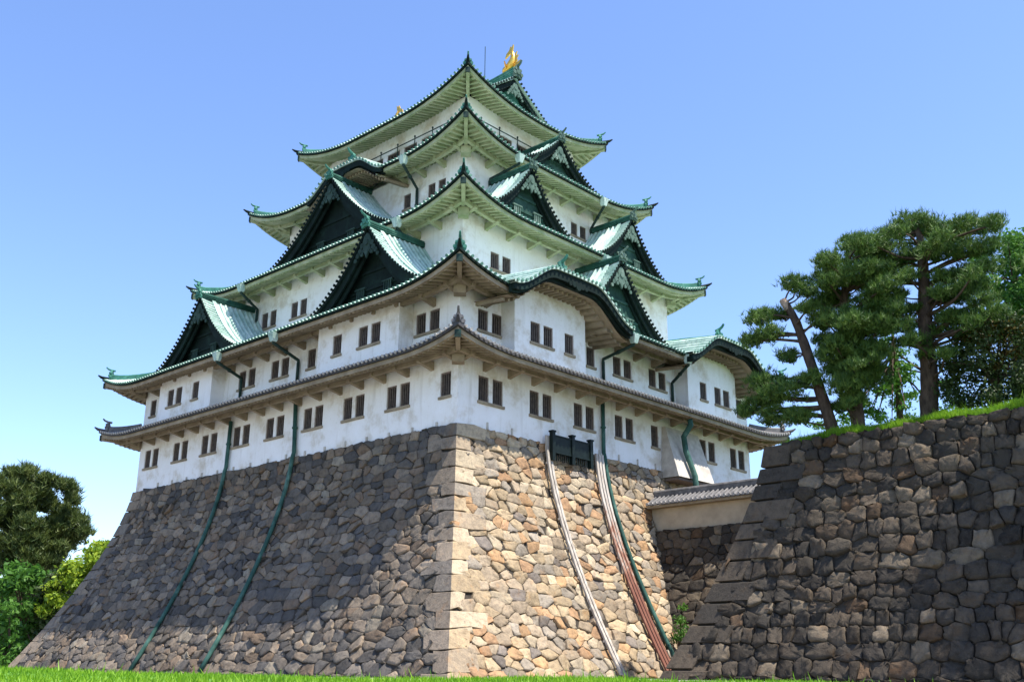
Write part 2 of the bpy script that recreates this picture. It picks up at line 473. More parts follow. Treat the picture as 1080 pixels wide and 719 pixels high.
# ------------------------------------------------------------------ GROUND
def ground():
    f2 = Vector((math.cos(YAW), math.sin(YAW), 0)); r2 = Vector((math.sin(YAW), -math.cos(YAW), 0))
    o = Vector((CAM[0], CAM[1], 0))
    def gz(f, s):                       # f metres ahead, s metres to the right
        crest = -13.468 - 0.007 * s - 0.006 * max(0, s) + 0.02 * math.sin(s * 0.9) + 0.012 * math.sin(s * 2.3 + 1)
        far = -13.78
        if f < 10.5:
            t = max(0, min(1, (f + 4) / 14.5)); t = t * t * (3 - 2 * t)
            return -15.0 + (crest + 15.0) * t
        t = min(1, (f - 10.5) / 8.0); t = t * t * (3 - 2 * t)
        return crest + (far - crest) * t
    fs = [-60, -30, -10, -4] + [-2 + i for i in range(0, 24)] + [24, 28, 34, 42, 55, 75, 110, 160, 260, 500, 1200, 3000]
    ss = [-3000, -1200, -500, -250, -120, -70, -45, -30] + [-24 + i for i in range(0, 49)] + [30, 45, 70, 120, 250, 500, 1200, 3000]
    mb = MB()
    for f in fs:
        for s in ss:
            p = o + f2 * f + r2 * s; mb.v.append((p.x, p.y, gz(f, max(-24, min(24, s)))))
    n = len(ss)
    for i in range(len(fs) - 1):
        for j in range(n - 1):
            mb.f.append((i * n + j, i * n + j + 1, (i + 1) * n + j + 1, (i + 1) * n + j))
    g = mb.build('ground', M['grass_soil'], smooth=True)
    tag(g, 'bright green mown grass ground rising to a low bank', 'ground', kind='structure')
    m, nt, b = newmat('grass_and_bounce_ground')
    gn = N(nt, 'ShaderNodeNewGeometry')
    dt = N(nt, 'ShaderNodeVectorMath', operation='DOT_PRODUCT'); nt.links.new(gn.outputs['Position'], dt.inputs[0])
    dt.inputs[1].default_value = (f2.x, f2.y, 0)
    sb = N(nt, 'ShaderNodeMath', operation='SUBTRACT'); nt.links.new(dt.outputs['Value'], sb.inputs[0]); sb.inputs[1].default_value = o.dot(f2) + 8.5
    ab = N(nt, 'ShaderNodeMath', operation='ABSOLUTE'); nt.links.new(sb.outputs[0], ab.inputs[0])
    gt = N(nt, 'ShaderNodeMath', operation='GREATER_THAN'); nt.links.new(ab.outputs[0], gt.inputs[0]); gt.inputs[1].default_value = 10.5
    sp = N(nt, 'ShaderNodeSeparateXYZ'); nt.links.new(gn.outputs['Position'], sp.inputs[0])
    cmpx = N(nt, 'ShaderNodeMath', operation='GREATER_THAN'); nt.links.new(sp.outputs['X'], cmpx.inputs[0]); cmpx.inputs[1].default_value = -7.0
    cmpf = N(nt, 'ShaderNodeMath', operation='LESS_THAN'); nt.links.new(sb.outputs[0], cmpf.inputs[0]); cmpf.inputs[1].default_value = 0.0
    orr = N(nt, 'ShaderNodeMath', operation='MAXIMUM'); nt.links.new(cmpx.outputs[0], orr.inputs[0]); nt.links.new(cmpf.outputs[0], orr.inputs[1])
    er = ramp(nt, noise(nt, 4, 6), [(.35, (.13, .12, .105)), (.65, (.20, .185, .165))])  # unseen dull earth, chosen to limit light bounced onto the west base
    s_ = ramp(nt, noise(nt, 5, 6), [(.35, (.20, .19, .165)), (.65, (.28, .265, .235))])
    gr = ramp(nt, noise(nt, 6, 5), [(.35, (.07, .19, .012)), (.65, (.13, .28, .02))])
    gv = ramp(nt, noise(nt, 9, 6), [(.35, (.28, .27, .265)), (.65, (.38, .37, .365))])  # unseen pale gravel added to bounce neutral light onto the shaded walls
    nt.links.new(mix(nt, gt.outputs[0], gr, mix(nt, cmpf.outputs[0], mix(nt, cmpx.outputs[0], er, s_), gv)), b.inputs['Base Color']); b.inputs['Roughness'].default_value = .95
    g.data.materials[0] = m
    # blades
    n = 60000
    f = RNG.uniform(6.5, 14.0, n); s = RNG.uniform(-1, 1, n) * (f * 0.56)
    n2 = 26000
    ff = RNG.uniform(14.0, 30, n2); s2 = RNG.uniform(-1, 1, n2) * (ff * 0.56)
    f = np.concatenate([f, ff]); s = np.concatenate([s, s2])
    big = np.where(f > 14, 1.6, 1.0)
    z = np.array([gz(a, b) for a, b in zip(f, s)])
    P = np.array([CAM[0], CAM[1], 0]) + np.outer(f, np.array(f2)) + np.outer(s, np.array(r2)); P[:, 2] = z - 0.01
    blades('grass', P, big * RNG.uniform(0.025, 0.065, len(P)), 0.010 * big, 'short bright green grass covering the bank in front of the castle')

def blades(name, P, hgt, wid, label):
    n = len(P)
    ang = RNG.uniform(0, 2 * math.pi, n); d = np.stack([np.cos(ang), np.sin(ang), np.zeros(n)], 1)
    lean = RNG.normal(0, 0.35, (n, 3)); lean[:, 2] = 1
    w = np.broadcast_to(np.asarray(wid), (n,))[:, None]
    V = np.stack([P - d * w, P + d * w, P + lean * np.asarray(hgt)[:, None]], 1).reshape(-1, 3)
    F = np.arange(3 * n).reshape(n, 3)
    patch = .5 + .25 * np.sin(P[:, 0] * 1.7 + 2 * np.sin(P[:, 1] * .8)) + .25 * np.sin(P[:, 1] * 2.3 + 1.5 * np.sin(P[:, 0] * 1.1))
    hgt = np.asarray(hgt) * (.65 + .7 * patch) * np.where(RNG.uniform(0, 1, n) > .985, 2.0, 1.0)
    V = np.stack([P - d * w, P + d * w, P + lean * hgt[:, None]], 1).reshape(-1, 3)
    t = np.repeat(np.clip(.55 * RNG.uniform(0, 1, n) + .5 * patch, 0, 1), 3)
    o = fast_mesh(name, V, F, M['grass'], attr=np.stack([t, t, t], 1))
    tag(o, label, 'grass', kind='stuff')
    return o

ground()

# ------------------------------------------------------------------ CASTLE BASE
def castle_base():
    root = empty('castle_stone_base', (A / 2, B / 2, ZB))
    tag(root, 'tall flared castle base of fitted stones, half sunlit, under the white keep', 'stone wall')
    core = MB()
    zs = np.linspace(ZT, ZB, 22)
    rings = []
    for z in zs:
        o = outc(z) - 0.02
        rings.append([(-o, -o, z), (A + o, -o, z), (A + o, B + o, z), (-o, B + o, z)])
    core.loft(rings[::-1])
    core.build('core', M['joint'], root)
    rng = np.random.default_rng(3)
    # faces: a = coordinate along the face, b = z
    def S(a, z, h): o = outc(z); return (a, -o - h * 0.9, z + h * 0.35)
    def W(a, z, h): o = outc(z); return (-o - h * 0.9, a, z + h * 0.35)
    rows = []; z = ZT
    k = 0
    while z > ZB + 0.1:
        hh = rng.uniform(0.72, 1.1)
        rows.append((z - hh, z, k % 2)); z -= hh; k += 1
    def lens(z, face):
        for (z0, z1, par) in rows:
            if z0 <= z <= z1: return (2.1 if par == face else 1.05)
        return 1.0
    st = Stones()
    stone_field(st, -6.5, 33, ZB, ZT, 0.90, 0.54, S, PAL_R, rng,
                keep=lambda a, z: a > -outc(z) + lens(z, 0) * 0.5 and a < A + 6 and a < A + outc(z) - .3, hmin=0.05, hmax=0.13)
    st.build('sunlit_facing', M['stone'], root)
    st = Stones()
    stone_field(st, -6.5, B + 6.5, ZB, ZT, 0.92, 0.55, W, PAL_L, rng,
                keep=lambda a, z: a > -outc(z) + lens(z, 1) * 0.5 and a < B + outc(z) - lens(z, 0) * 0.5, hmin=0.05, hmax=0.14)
    st.build('side_facing', M['stone_shade'], root)
    # corner blocks
    def corner(sx, yc, sgn, name):
        stc = Stones()
        for (z0, z1, par) in rows:
            col0 = np.array(PAL_R[rng.choice(16)]) * rng.uniform(0.85, 1.05)
            for face in (0, 1):
                if sgn < 0 and face == 0: continue
                Ln = (2.1 if par == face else 1.05) * rng.uniform(0.75, 1.2)
                hh = 0.16
                def place(s_, z_, h_, face=face):
                    o = outc(z_); e = 0.10 + (h_ if h_ < 0 else h_ * 0.45)
                    k_ = max(0, 1 - s_ / 0.25) if s_ < 0.25 else 0
                    if sgn > 0:
                        return (-o + s_ - e * k_, -o - e, z_) if face == 0 else (-o - e, -o + s_ - e * k_, z_)
                    return (-o - e, B + o - s_ + e * k_, z_)
                j = rng.normal(0, 0.07, 6)
                poly = [(0.0, z0 + 0.01), (Ln * .5, z0 + j[0]), (Ln + j[1], z0 + .03), (Ln + j[2], z1 - .03), (Ln * .5, z1 + j[3]), (0.0, z1 - 0.01)]
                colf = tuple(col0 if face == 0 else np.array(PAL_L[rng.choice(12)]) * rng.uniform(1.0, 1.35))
                # simple block with bevel ring
                base = len(stc.V); Q = np.array(poly); c = Q.mean(0)
                ed = Q.copy()
                inn = c + (Q - c) * 0.9
                inn[0, 0] = inn[5, 0] = 0.0
                for (rg, h_) in ((ed, -0.16), (c + (Q - c) * np.array([1, .965]), 0.0), (inn, 0.08)):
                    for q in rg:
                        stc.V.append(place(max(q[0], 0), q[1], h_ + (rng.normal(0, .012) if h_ > -.1 and q[0] > .1 else 0)))
                for k_ in (0, 1):
                    for m in range(6):
                        m2 = (m + 1) % 6
                        stc.F.append((base + k_ * 6 + m, base + k_ * 6 + m2, base + (k_ + 1) * 6 + m2, base + (k_ + 1) * 6 + m))
                stc.F.append((base + 12, base + 13, base + 16, base + 17)); stc.F.append((base + 13, base + 14, base + 15, base + 16))
                stc.C += [colf] * 18
        o = stc.build('corner_blocks', M['stone'], root)
        o.data.polygons.foreach_set('use_smooth', [False] * len(o.data.polygons))
    corner(0, 0, 1, 'near'); corner(0, B, -1, 'far')
    return root
castle_base()

# ------------------------------------------------------------------ KEEP
keep = empty('castle_keep', (A / 2, B / 2, ZT))
tag(keep, 'five tiered white castle keep with green copper roofs and golden ridge ornaments', 'castle')

class Face:
    def __init__(s, side, rect): s.s = side; s.r = rect
    def pt(s, u, d, z):
        x0, y0, x1, y1 = s.r
        if s.s == 'S': return Vector((x0 + u, y0 - d, z))
        if s.s == 'W': return Vector((x0 - d, y1 - u, z))
        if s.s == 'N': return Vector((x1 - u, y1 + d, z))
        return Vector((x1 + d, y0 + u, z))
    @property
    def L(s): return s.r[2] - s.r[0] if s.s in 'SN' else s.r[3] - s.r[1]
    def uof(s, c):                         # world coordinate along the face -> u
        x0, y0, x1, y1 = s.r
        return c - x0 if s.s == 'S' else y1 - c if s.s == 'W' else x1 - c if s.s == 'N' else c - y0
    def axes(s):
        o = s.pt(0, 0, 0)
        return (s.pt(1, 0, 0) - o), (s.pt(0, 1, 0) - o), Vector((0, 0, 1))

def grow(r, k): return (r[0] - k, r[1] - k, r[2] + k, r[3] + k)

def wall_panel(mb, F, u0, u1, z0, z1, d, holes, depth=0.28):
    us = sorted({u0, u1, *[h[0] for h in holes], *[h[1] for h in holes]})
    zs = sorted({z0, z1, *[h[2] for h in holes], *[h[3] for h in holes]})
    for i in range(len(us) - 1):
        for j in range(len(zs) - 1):
            a, b, c, e = us[i], us[i + 1], zs[j], zs[j + 1]
            if any(h[0] <= a + 1e-6 and b <= h[1] + 1e-6 and h[2] <= c + 1e-6 and e <= h[3] + 1e-6 for h in holes): continue
            mb.quad(F.pt(a, d, c), F.pt(b, d, c), F.pt(b, d, e), F.pt(a, d, e))
    for (a, b, c, e) in holes:
        i = d - depth
        mb.quad(F.pt(a, d, c), F.pt(a, i, c), F.pt(a, i, e), F.pt(a, d, e))
        mb.quad(F.pt(b, i, c), F.pt(b, d, c), F.pt(b, d, e), F.pt(b, i, e))
        mb.quad(F.pt(a, i, e), F.pt(b, i, e), F.pt(b, d, e), F.pt(a, d, e))
        mb.quad(F.pt(a, d, c), F.pt(b, d, c), F.pt(b, i, c), F.pt(a, i, c))

def fbox(mb, F, u0, u1, d0, d1, z0, z1):
    mb.hexa([F.pt(u0, d1, z0), F.pt(u1, d1, z0), F.pt(u1, d0, z0), F.pt(u0, d0, z0)],
            [F.pt(u0, d1, z1), F.pt(u1, d1, z1), F.pt(u1, d0, z1), F.pt(u0, d0, z1)])

def window(F, h, d, sill=(0.05, 0.05), nb=4, depth=0.28):
    a, b, c, e = h
    p = MB(); i = d - depth + 0.02
    p.quad(F.pt(a, i, c), F.pt(b, i, c), F.pt(b, i, e), F.pt(a, i, e))
    w = p.build('window', M['pane'], keep, fix=False)
    f = MB(); t = 0.085; fd = d - 0.07
    fbox(f, F, a, a + t, i + .01, fd, c, e); fbox(f, F, b - t, b, i + .01, fd, c, e)
    fbox(f, F, a + t, b - t, i + .01, fd, e - t, e); fbox(f, F, a + t, b - t, i + .01, fd, c, c + t)
    f.build('frame', M['frame'], w)
    g = MB()
    for k in range(nb):
        u = a + t + (b - a - 2 * t) * (k + 0.5) / nb
        fbox(g, F, u - .035, u + .035, i + .06, i + .13, c + t, e - t)
    g.build('grille', M['bars'], w)
    s = MB(); fbox(s, F, a - sill[0], b + sill[1], d - 0.10, d + 0.10, c - 0.16, c - 0.004)
    s.build('sill', M['eave_plaster'], w)

def openings(F, pairs, singles, z0, z1, half=0.44, gap=0.31):
    H = []
    for c in pairs:
        u = F.uof(c); g = gap / 2
        H.append(((u - g - 2 * half, u - g, z0, z1), (0.08, g))); H.append(((u + g, u + g + 2 * half, z0, z1), (g, 0.08)))
    for c in singles:
        u = F.uof(c); H.append(((u - half, u + half, z0, z1), (0.08, 0.08)))
    return H

def storey(name, rect, z0, z1, wins):
    mb = MB()
    for sd in 'SWNE':
        F = Face(sd, rect)
        H = wins.get(sd, [])
        wall_panel(mb, F, 0, F.L, z0, z1, 0, [h[0] for h in H])
        for h, s in H: window(F, h, 0, s)
    mb.build(name, M['plaster'], keep, fix=False)

R1 = (0, 0, A, B); R3 = grow(R1, -4.24); R4 = grow(R1, -7.42); R5 = grow(R1, -9.54)
FS, FW = Face('S', R1), Face('W', R1)
storey('first_storey_wall', R1, ZT - 0.02, 3.95, {
    'W': openings(FW, [34.2, 29.9, 25.9, 21.75, 17.7, 13.45, 9.3, 5.1], [1.0], 1.42, 2.84),
    'S': openings(FS, [2.68, 7.1, 11.3, 15.55, 25.7, 29.9], [19.05], 1.32, 2.84)})
storey('second_storey_wall', R1, 3.96, 7.9, {
    'W': openings(FW, [21.65, 17.63, 2.7], [34.8, 14.05], 5.6, 6.9),
    'S': openings(FS, [2.55, 15.5, 19.6], [12.06, 30.6], 5.6, 6.9)})
F3S, F3W = Face('S', R3), Face('W', R3)
storey('third_storey_wall', R3, 9.5, 15.5, {
    'W': openings(F3W, [26.0, 22.05, 14.1, 10.1], [], 12.1, 13.4, 0.42), 'S': openings(F3S, [7.85, 23.8], [], 12.15, 13.35, 0.42)})
F4S, F4W = Face('S', R4), Face('W', R4)
storey('fourth_storey_wall', R4, 16.5, 22.4, {
    'W': openings(F4W, [10.4, 25.7], [13.65, 22.4], 19.55, 20.75, 0.40), 'S': openings(F4S, [11.53, 20.15], [], 19.5, 20.6, 0.40)})
F5S, F5W = Face('S', R5), Face('W', R5)
def row5(F, n, c0):
    return [((F.uof(c0 + k * 2.06) - .77, F.uof(c0 + k * 2.06) + .77, 25.2, 26.62), (0.0, 0.0)) for k in range(n)]
storey('fifth_storey_wall', R5, 23.2, 28.5, {'W': row5(F5W, 7, 11.87), 'S': row5(F5S, 5, 11.72)})

def bay(F, c0, c1, d, z0, ztop, pairs, singles, wz=(5.42, 6.72)):
    ua, ub = sorted((F.uof(c0), F.uof(c1)))
    H = openings(F, pairs, singles, *wz)
    mb = MB()
    zt0 = 7.3
    wall_panel(mb, F, ua, ub, z0, zt0, d, [h[0] for h in H])
    n = 16
    for k in range(n):                     # front above the windows, following the roof above
        a = ua + (ub - ua) * k / n; b = ua + (ub - ua) * (k + 1) / n
        mb.quad(F.pt(a, d, zt0), F.pt(b, d, zt0), F.pt(b, d, ztop(b)), F.pt(a, d, ztop(a)))
    mb.quad(F.pt(ua, 0.003, z0), F.pt(ua, d, z0), F.pt(ua, d, ztop(ua)), F.pt(ua, 0.003, ztop(ua)))
    mb.quad(F.pt(ub, d, z0), F.pt(ub, 0.003, z0), F.pt(ub, 0.003, ztop(ub)), F.pt(ub, d, ztop(ub)))
    mb.build('projecting_bay', M['plaster'], keep, fix=False)
    for h, s in H: window(F, h, d, s)

KW, KH, KC = 5.7, 2.0, (6.85, 24.95)          # undulating gables on the second roof
def arch(q, w, h):
    t = min(1, abs(q) / w); k = min(1, (1 - t) / .68); k = k * k * (3 - 2 * k)
    return h * k * (.90 + .10 * (1 - t * t))
bay(FW, 4.0, 11.9, 1.1, 3.98, lambda u: 7.75, [6.75], [9.9])
bay(FW, 24.5, 31.9, 1.1, 3.98, lambda u: 7.75, [29.6], [26.65])
bay(FS, 3.5, 10.15, 1.1, 3.98, lambda u: 7.15 + arch(u - KC[0], KW, KH), [5.95], [8.55])
bay(FS, 21.8, 28.3, 1.1, 3.98, lambda u: 7.15 + arch(u - KC[1], KW, KH), [26.35], [23.8])

# ---- tiled roofs
def rib(mb, path, up, side, r=0.085, h=0.10):
    """half round tile row along a path, with a closed outer end"""
    rings = []
    for p in path:
        rings.append([p - side * r, p - side * (r * .75) + up * (h * .72), p + up * h, p + side * (r * .75) + up * (h * .72), p + side * r])
    n0 = len(mb.v)
    for rg in rings: mb.v += [tuple(q) for q in rg]
    for i in range(len(rings) - 1):
        for j in range(4):
            mb.f.append((n0 + i * 5 + j, n0 + i * 5 + j + 1, n0 + (i + 1) * 5 + j + 1, n0 + (i + 1) * 5 + j))
    mb.f.append((n0, n0 + 1, n0 + 2, n0 + 3, n0 + 4))

def cap(mb, p, outdir, side, up, r=0.105):
    k = [(math.cos(t), math.sin(t)) for t in [i * math.pi / 4 for i in range(8)]]
    a = [p + side * (x * r) + up * (y * r) for x, y in k]; b = [q + outdir * 0.07 for q in a]
    mb.loft([a, b], True, True)

PITCH = 0.37
UPV = Vector((0, 0, 1))

class Tier:
    def __init__(s, rect, o, inset, ze, a, b, lift, S, full=None, hipd=None):
        s.rect = rect; s.o = o; s.D = o + inset; s.ze = ze; s.a = a; s.b = b; s.lift = lift; s.S = S
        s.out = grow(rect, o); s.full = full; s.hipd = hipd
    def z(s, dist, sc):
        t = max(0, 1 - dist / s.D)
        return s.ze + s.a * dist + s.b * dist * dist + s.lift * max(0, 1 - sc / s.S) ** 2.35 * t

def eave_roof(T, name, mat, edgemat, capmat, soffmat, gaps={}, brackets=True, bstep=2.07, ridge_mat=None, hip_w=0.36):
    tiles, caps, soff, raft, brk, edge = MB(), MB(), MB(), MB(), MB(), MB()
    o = T.o
    for sd in 'SWNE':
        F = Face(sd, T.out); L = F.L; X, Dn, Z = F.axes()
        G = gaps.get(sd, [])
        ingap = lambda u: any(g[0] < u < g[1] for g in G)
        insof = lambda u: any(g[0] + (g[1] - g[0]) * .09 < u < g[1] - (g[1] - g[0]) * .09 for g in G)
        n = int(round(L / PITCH)); pu = L / n
        def dmax(sc):
            if T.full and sd in 'WE' and sc >= T.hipd - 0.85: return T.full
            return min(sc, T.hipd if T.full else T.D)
        P = lambda u, dist, dz=0: F.pt(u, -dist, T.z(dist, min(u, L - u)) + dz)
        for k in range(n):                 # surface columns
            u, v = k * pu, (k + 1) * pu
            d0 = 2.63 if ingap((u + v) / 2) else 0.0
            su, sv = min(u, L - u), min(v, L - v)
            mu, mv = dmax(su), dmax(sv)
            if T.full and sd in 'WE' and abs(mu - mv) > 2: mu = mv = max(mu, mv)
            if max(mu, mv) <= d0 + 0.05: continue
            m = 8 if max(mu, mv) > 3 else 4
            rows = []
            for j in range(m + 1):
                t = j / m
                da = d0 + max(0, mu - d0) * t; db = d0 + max(0, mv - d0) * t
                rows.append((P(u, da), P(v, db)))
            for j in range(m):
                tiles.quad(rows[j][0], rows[j][1], rows[j + 1][1], rows[j + 1][0])
            if d0 == 0:
                tiles.use(1)
                tiles.quad(P(u, 0, -.16), P(v, 0, -.16), P(v, 0), P(u, 0))  # edge strip takes the darker slot, shade painted along the eave
                tiles.quad(P(u, 0, -.16), P(u, .14, -.20), P(v, .14, -.20), P(v, 0, -.16))
                tiles.use(0)
        for k in range(n):                 # half round rows
            u = (k + .5) * pu; sc = min(u, L - u); m = dmax(sc)
            d0 = 2.63 if ingap(u) else -0.05
            if m - d0 < 0.25: continue
            st = 9 if m > 3 else 5
            path = [P(u, max(d0 + (m - d0) * j / st, -0.05)) for j in range(st + 1)]
            sl = Vector((path[1] - path[0])).normalized(); up = X.cross(sl); up = up if up.z > 0 else -up
            rib(tiles, path, up, X)
            if d0 < 0:
                tiles.use(2); cap(tiles, path[0] + up * 0.02, Dn, X, up, .095); tiles.use(0)
        # soffit, boards
        nn = int(L / 0.8)
        for k in range(nn):
            u, v = L * k / nn, L * (k + 1) / nn
            if insof((u + v) / 2): continue
            prof = [(.14, -.19), (.14, -.46), (.34, -.48), (.34, -.36), (o * .55, -.27), (o + .06, -.20 + .10)]
            for j in range(len(prof) - 1):
                q = []
                for uu, pj in ((u, prof[j]), (v, prof[j]), (v, prof[j + 1]), (u, prof[j + 1])):
                    sc = min(uu, L - uu); dd = pj[0]
                    if dd > sc: uu = max(dd, .0) if uu < L / 2 else L - dd
                    zz = T.z(dd, min(uu, L - uu)) - T.a * dd - T.b * dd * dd + T.a * .55 * dd + pj[1]
                    q.append(F.pt(uu, -dd, zz))
                soff.quad(*q)
        rs = 0.40; nr = int(L / rs); zs_ = lambda dd, sc: T.z(dd, sc) - T.a * dd - T.b * dd * dd + T.a * .55 * dd
        for k in range(nr):
            u = (k + .5) * L / nr; sc = min(u, L - u)
            if insof(u): continue
            dE = min(o + .02, sc)
            if dE < .6: continue
            b = []; t = []
            for dd, low in ((.25, -.54), (dE, -.40)):
                zz = zs_(dd, sc)
                for sg in (-1, 1):
                    b.append(F.pt(u + sg * .085, -dd, zz + low)); t.append(F.pt(u + sg * .085, -dd, zz + low + .24))
            raft.hexa([b[0], b[1], b[3], b[2]], [t[0], t[1], t[3], t[2]])
        if brackets:
            dd = o - 0.95
            for k in range(nn):
                u, v = L * k / nn, L * (k + 1) / nn
                if insof((u + v) / 2) or min(u, L - u) < dd - .5 or min(v, L - v) < dd - .5: continue
                lo = -.72
                pts = []
                for zz in (lo, lo + .30):
                    pts.append([F.pt(u, -dd + .13, zs_(dd, min(u, L - u)) + zz), F.pt(v, -dd + .13, zs_(dd, min(v, L - v)) + zz),
                                F.pt(v, -dd - .13, zs_(dd, min(v, L - v)) + zz), F.pt(u, -dd - .13, zs_(dd, min(u, L - u)) + zz)])
                brk.hexa(pts[0], pts[1])
            m = int(round((L - 2 * o) / bstep))
            for k in range(m + 1):
                u = o + (L - 2 * o) * k / m
                if insof(u): continue
                sc = min(u, L - u)
                z1 = zs_(dd, sc) - .48; w = .13
                brk.hexa([F.pt(u - w, -dd + .28, z1 - .22), F.pt(u + w, -dd + .28, z1 - .22), F.pt(u + w, -o, z1 - .50), F.pt(u - w, -o, z1 - .50)],
                         [F.pt(u - w, -dd + .28, z1), F.pt(u + w, -dd + .28, z1), F.pt(u + w, -o, z1 + .02), F.pt(u - w, -o, z1 + .02)])
    root = tiles.build(name, [mat, edgemat, capmat], keep, fix=False)
    soff.build('soffit', soffmat, root, fix=False)
    tag(raft.build('rafters', soffmat, root), kind='stuff')
    if brackets: brk.build('eave_beam', soffmat, root)
    # hips
    x0, y0, x1, y1 = T.out
    for (cx, cy, sx, sy) in ((x0, y0, 1, 1), (x1, y0, -1, 1), (x0, y1, 1, -1), (x1, y1, -1, -1)):
        hd = T.hipd if T.full else T.D
        dg = Vector((sx, sy, 0)).normalized(); sdv = Vector((-dg.y, dg.x, 0))
        path = []
        for j in range(13):
            d = 0.50 + (hd - .6) * j / 12
            dd = max(d, 0)
            ex = 0.16 * max(0, (0.9 - d) / 1.1) ** 2
            path.append(Vector((cx + sx * d, cy + sy * d, T.z(dd, dd) + ex)))
        h = MB(); h.strip([p - UPV * .06 for p in path], UPV, hip_w, .34, sdv)
        top = [p + UPV * .30 for p in path]
        h.tube(top, .15, 8)
        h.build('hip_ridge', ridge_mat, root)
        tp_ = MB(); c0 = lambda d, e: Vector((cx + sx * d, cy + sy * d, T.z(max(d, 0), max(d, 0)) + e))
        tp_.tube([c0(.6, .02), c0(.2, .06), c0(-.08, .14), c0(-.26, .30)], [.16, .15, .11, .05], 8)
        tp_.build('hip_tip', M['clay_dark'] if ridge_mat == M['clay'] else M['copper_dark'], root)
        ornament(path[0] + UPV * .26, -dg, 0.58, ridge_mat, root, 'hip_ornament')
        # hip rafter below
        hr = MB()
        pth = [Vector((cx + sx * d, cy + sy * d, T.z(d, d) - (T.a * d + T.b * d * d) + T.a * .55 * d - .72)) for d in (0.22, o * .5, o + .1)]
        hr.strip(pth, UPV, .26, .44, sdv)
        hr.build('hip_rafter', soffmat, root)
        pb = MB(); tp = pth[0]
        pb.box(tp + UPV * .2 - dg * .06, (.36, .12, .42), (sdv, dg, UPV)); pb.build('rafter_cap', M['pipe_dark'], root)
        if brackets:
            cb = MB(); cc = Vector((cx + sx * (o - .25), cy + sy * (o - .25), 0))
            zc = T.z(o, o) - (T.a * o + T.b * o * o) + T.a * .55 * o
            cb.box((cc.x, cc.y, zc - .95), (.72, .72, .55), (sdv, dg, UPV))
            cb.build('corner_block', soffmat, root)
    return root

def extrude_outline(mb, pts2, org, X, Zv, Dn, th):
    front = [org + X * x + Zv * z + Dn * (th / 2) for x, z in pts2]
    back = [org + X * x + Zv * z - Dn * (th / 2) for x, z in pts2]
    mb.loft([back, front], True, True)

def disc(mb, org, X, Zv, Dn, x, z, r, th, n=10):
    extrude_outline(mb, [(x + r * math.cos(2 * math.pi * k / n), z + r * math.sin(2 * math.pi * k / n)) for k in range(n)], org, X, Zv, Dn, th)

def ornament(p, face, s, mat, parent, name='ridge_ornament'):
    """ridge-end tile: scalloped plate with two curls and a raised horn"""
    mb = MB(); X = Vector((-face.y, face.x, 0)); Z = UPV
    pts = [(-.55, -.45), (-.62, -.1), (-.42, .1), (-.5, .42), (-.28, .62), (-.12, .95), (.12, .95), (.28, .62), (.5, .42), (.42, .1), (.62, -.1), (.55, -.45), (.2, -.3), (-.2, -.3)]
    extrude_outline(mb, [(x * s, z * s) for x, z in pts], p, X, Z, face, .16)
    for sg in (-1, 1):
        disc(mb, p + face * .1, X, Z, face, sg * .48 * s, .02 * s, .2 * s, .1)
        disc(mb, p + face * .1, X, Z, face, sg * .33 * s, .48 * s, .15 * s, .1)
    disc(mb, p + face * .12, X, Z, face, 0, .2 * s, .27 * s, .12)
    horn = [p - face * .25 + Z * .80 * s, p + face * .10 + Z * .92 * s, p + face * .32 + Z * 1.08 * s, p + face * .48 + Z * 1.34 * s]
    mb.tube(horn, [.13 * s * 1.2, .15 * s, .13 * s, .10 * s], 8)
    return mb.build(name, mat, parent)

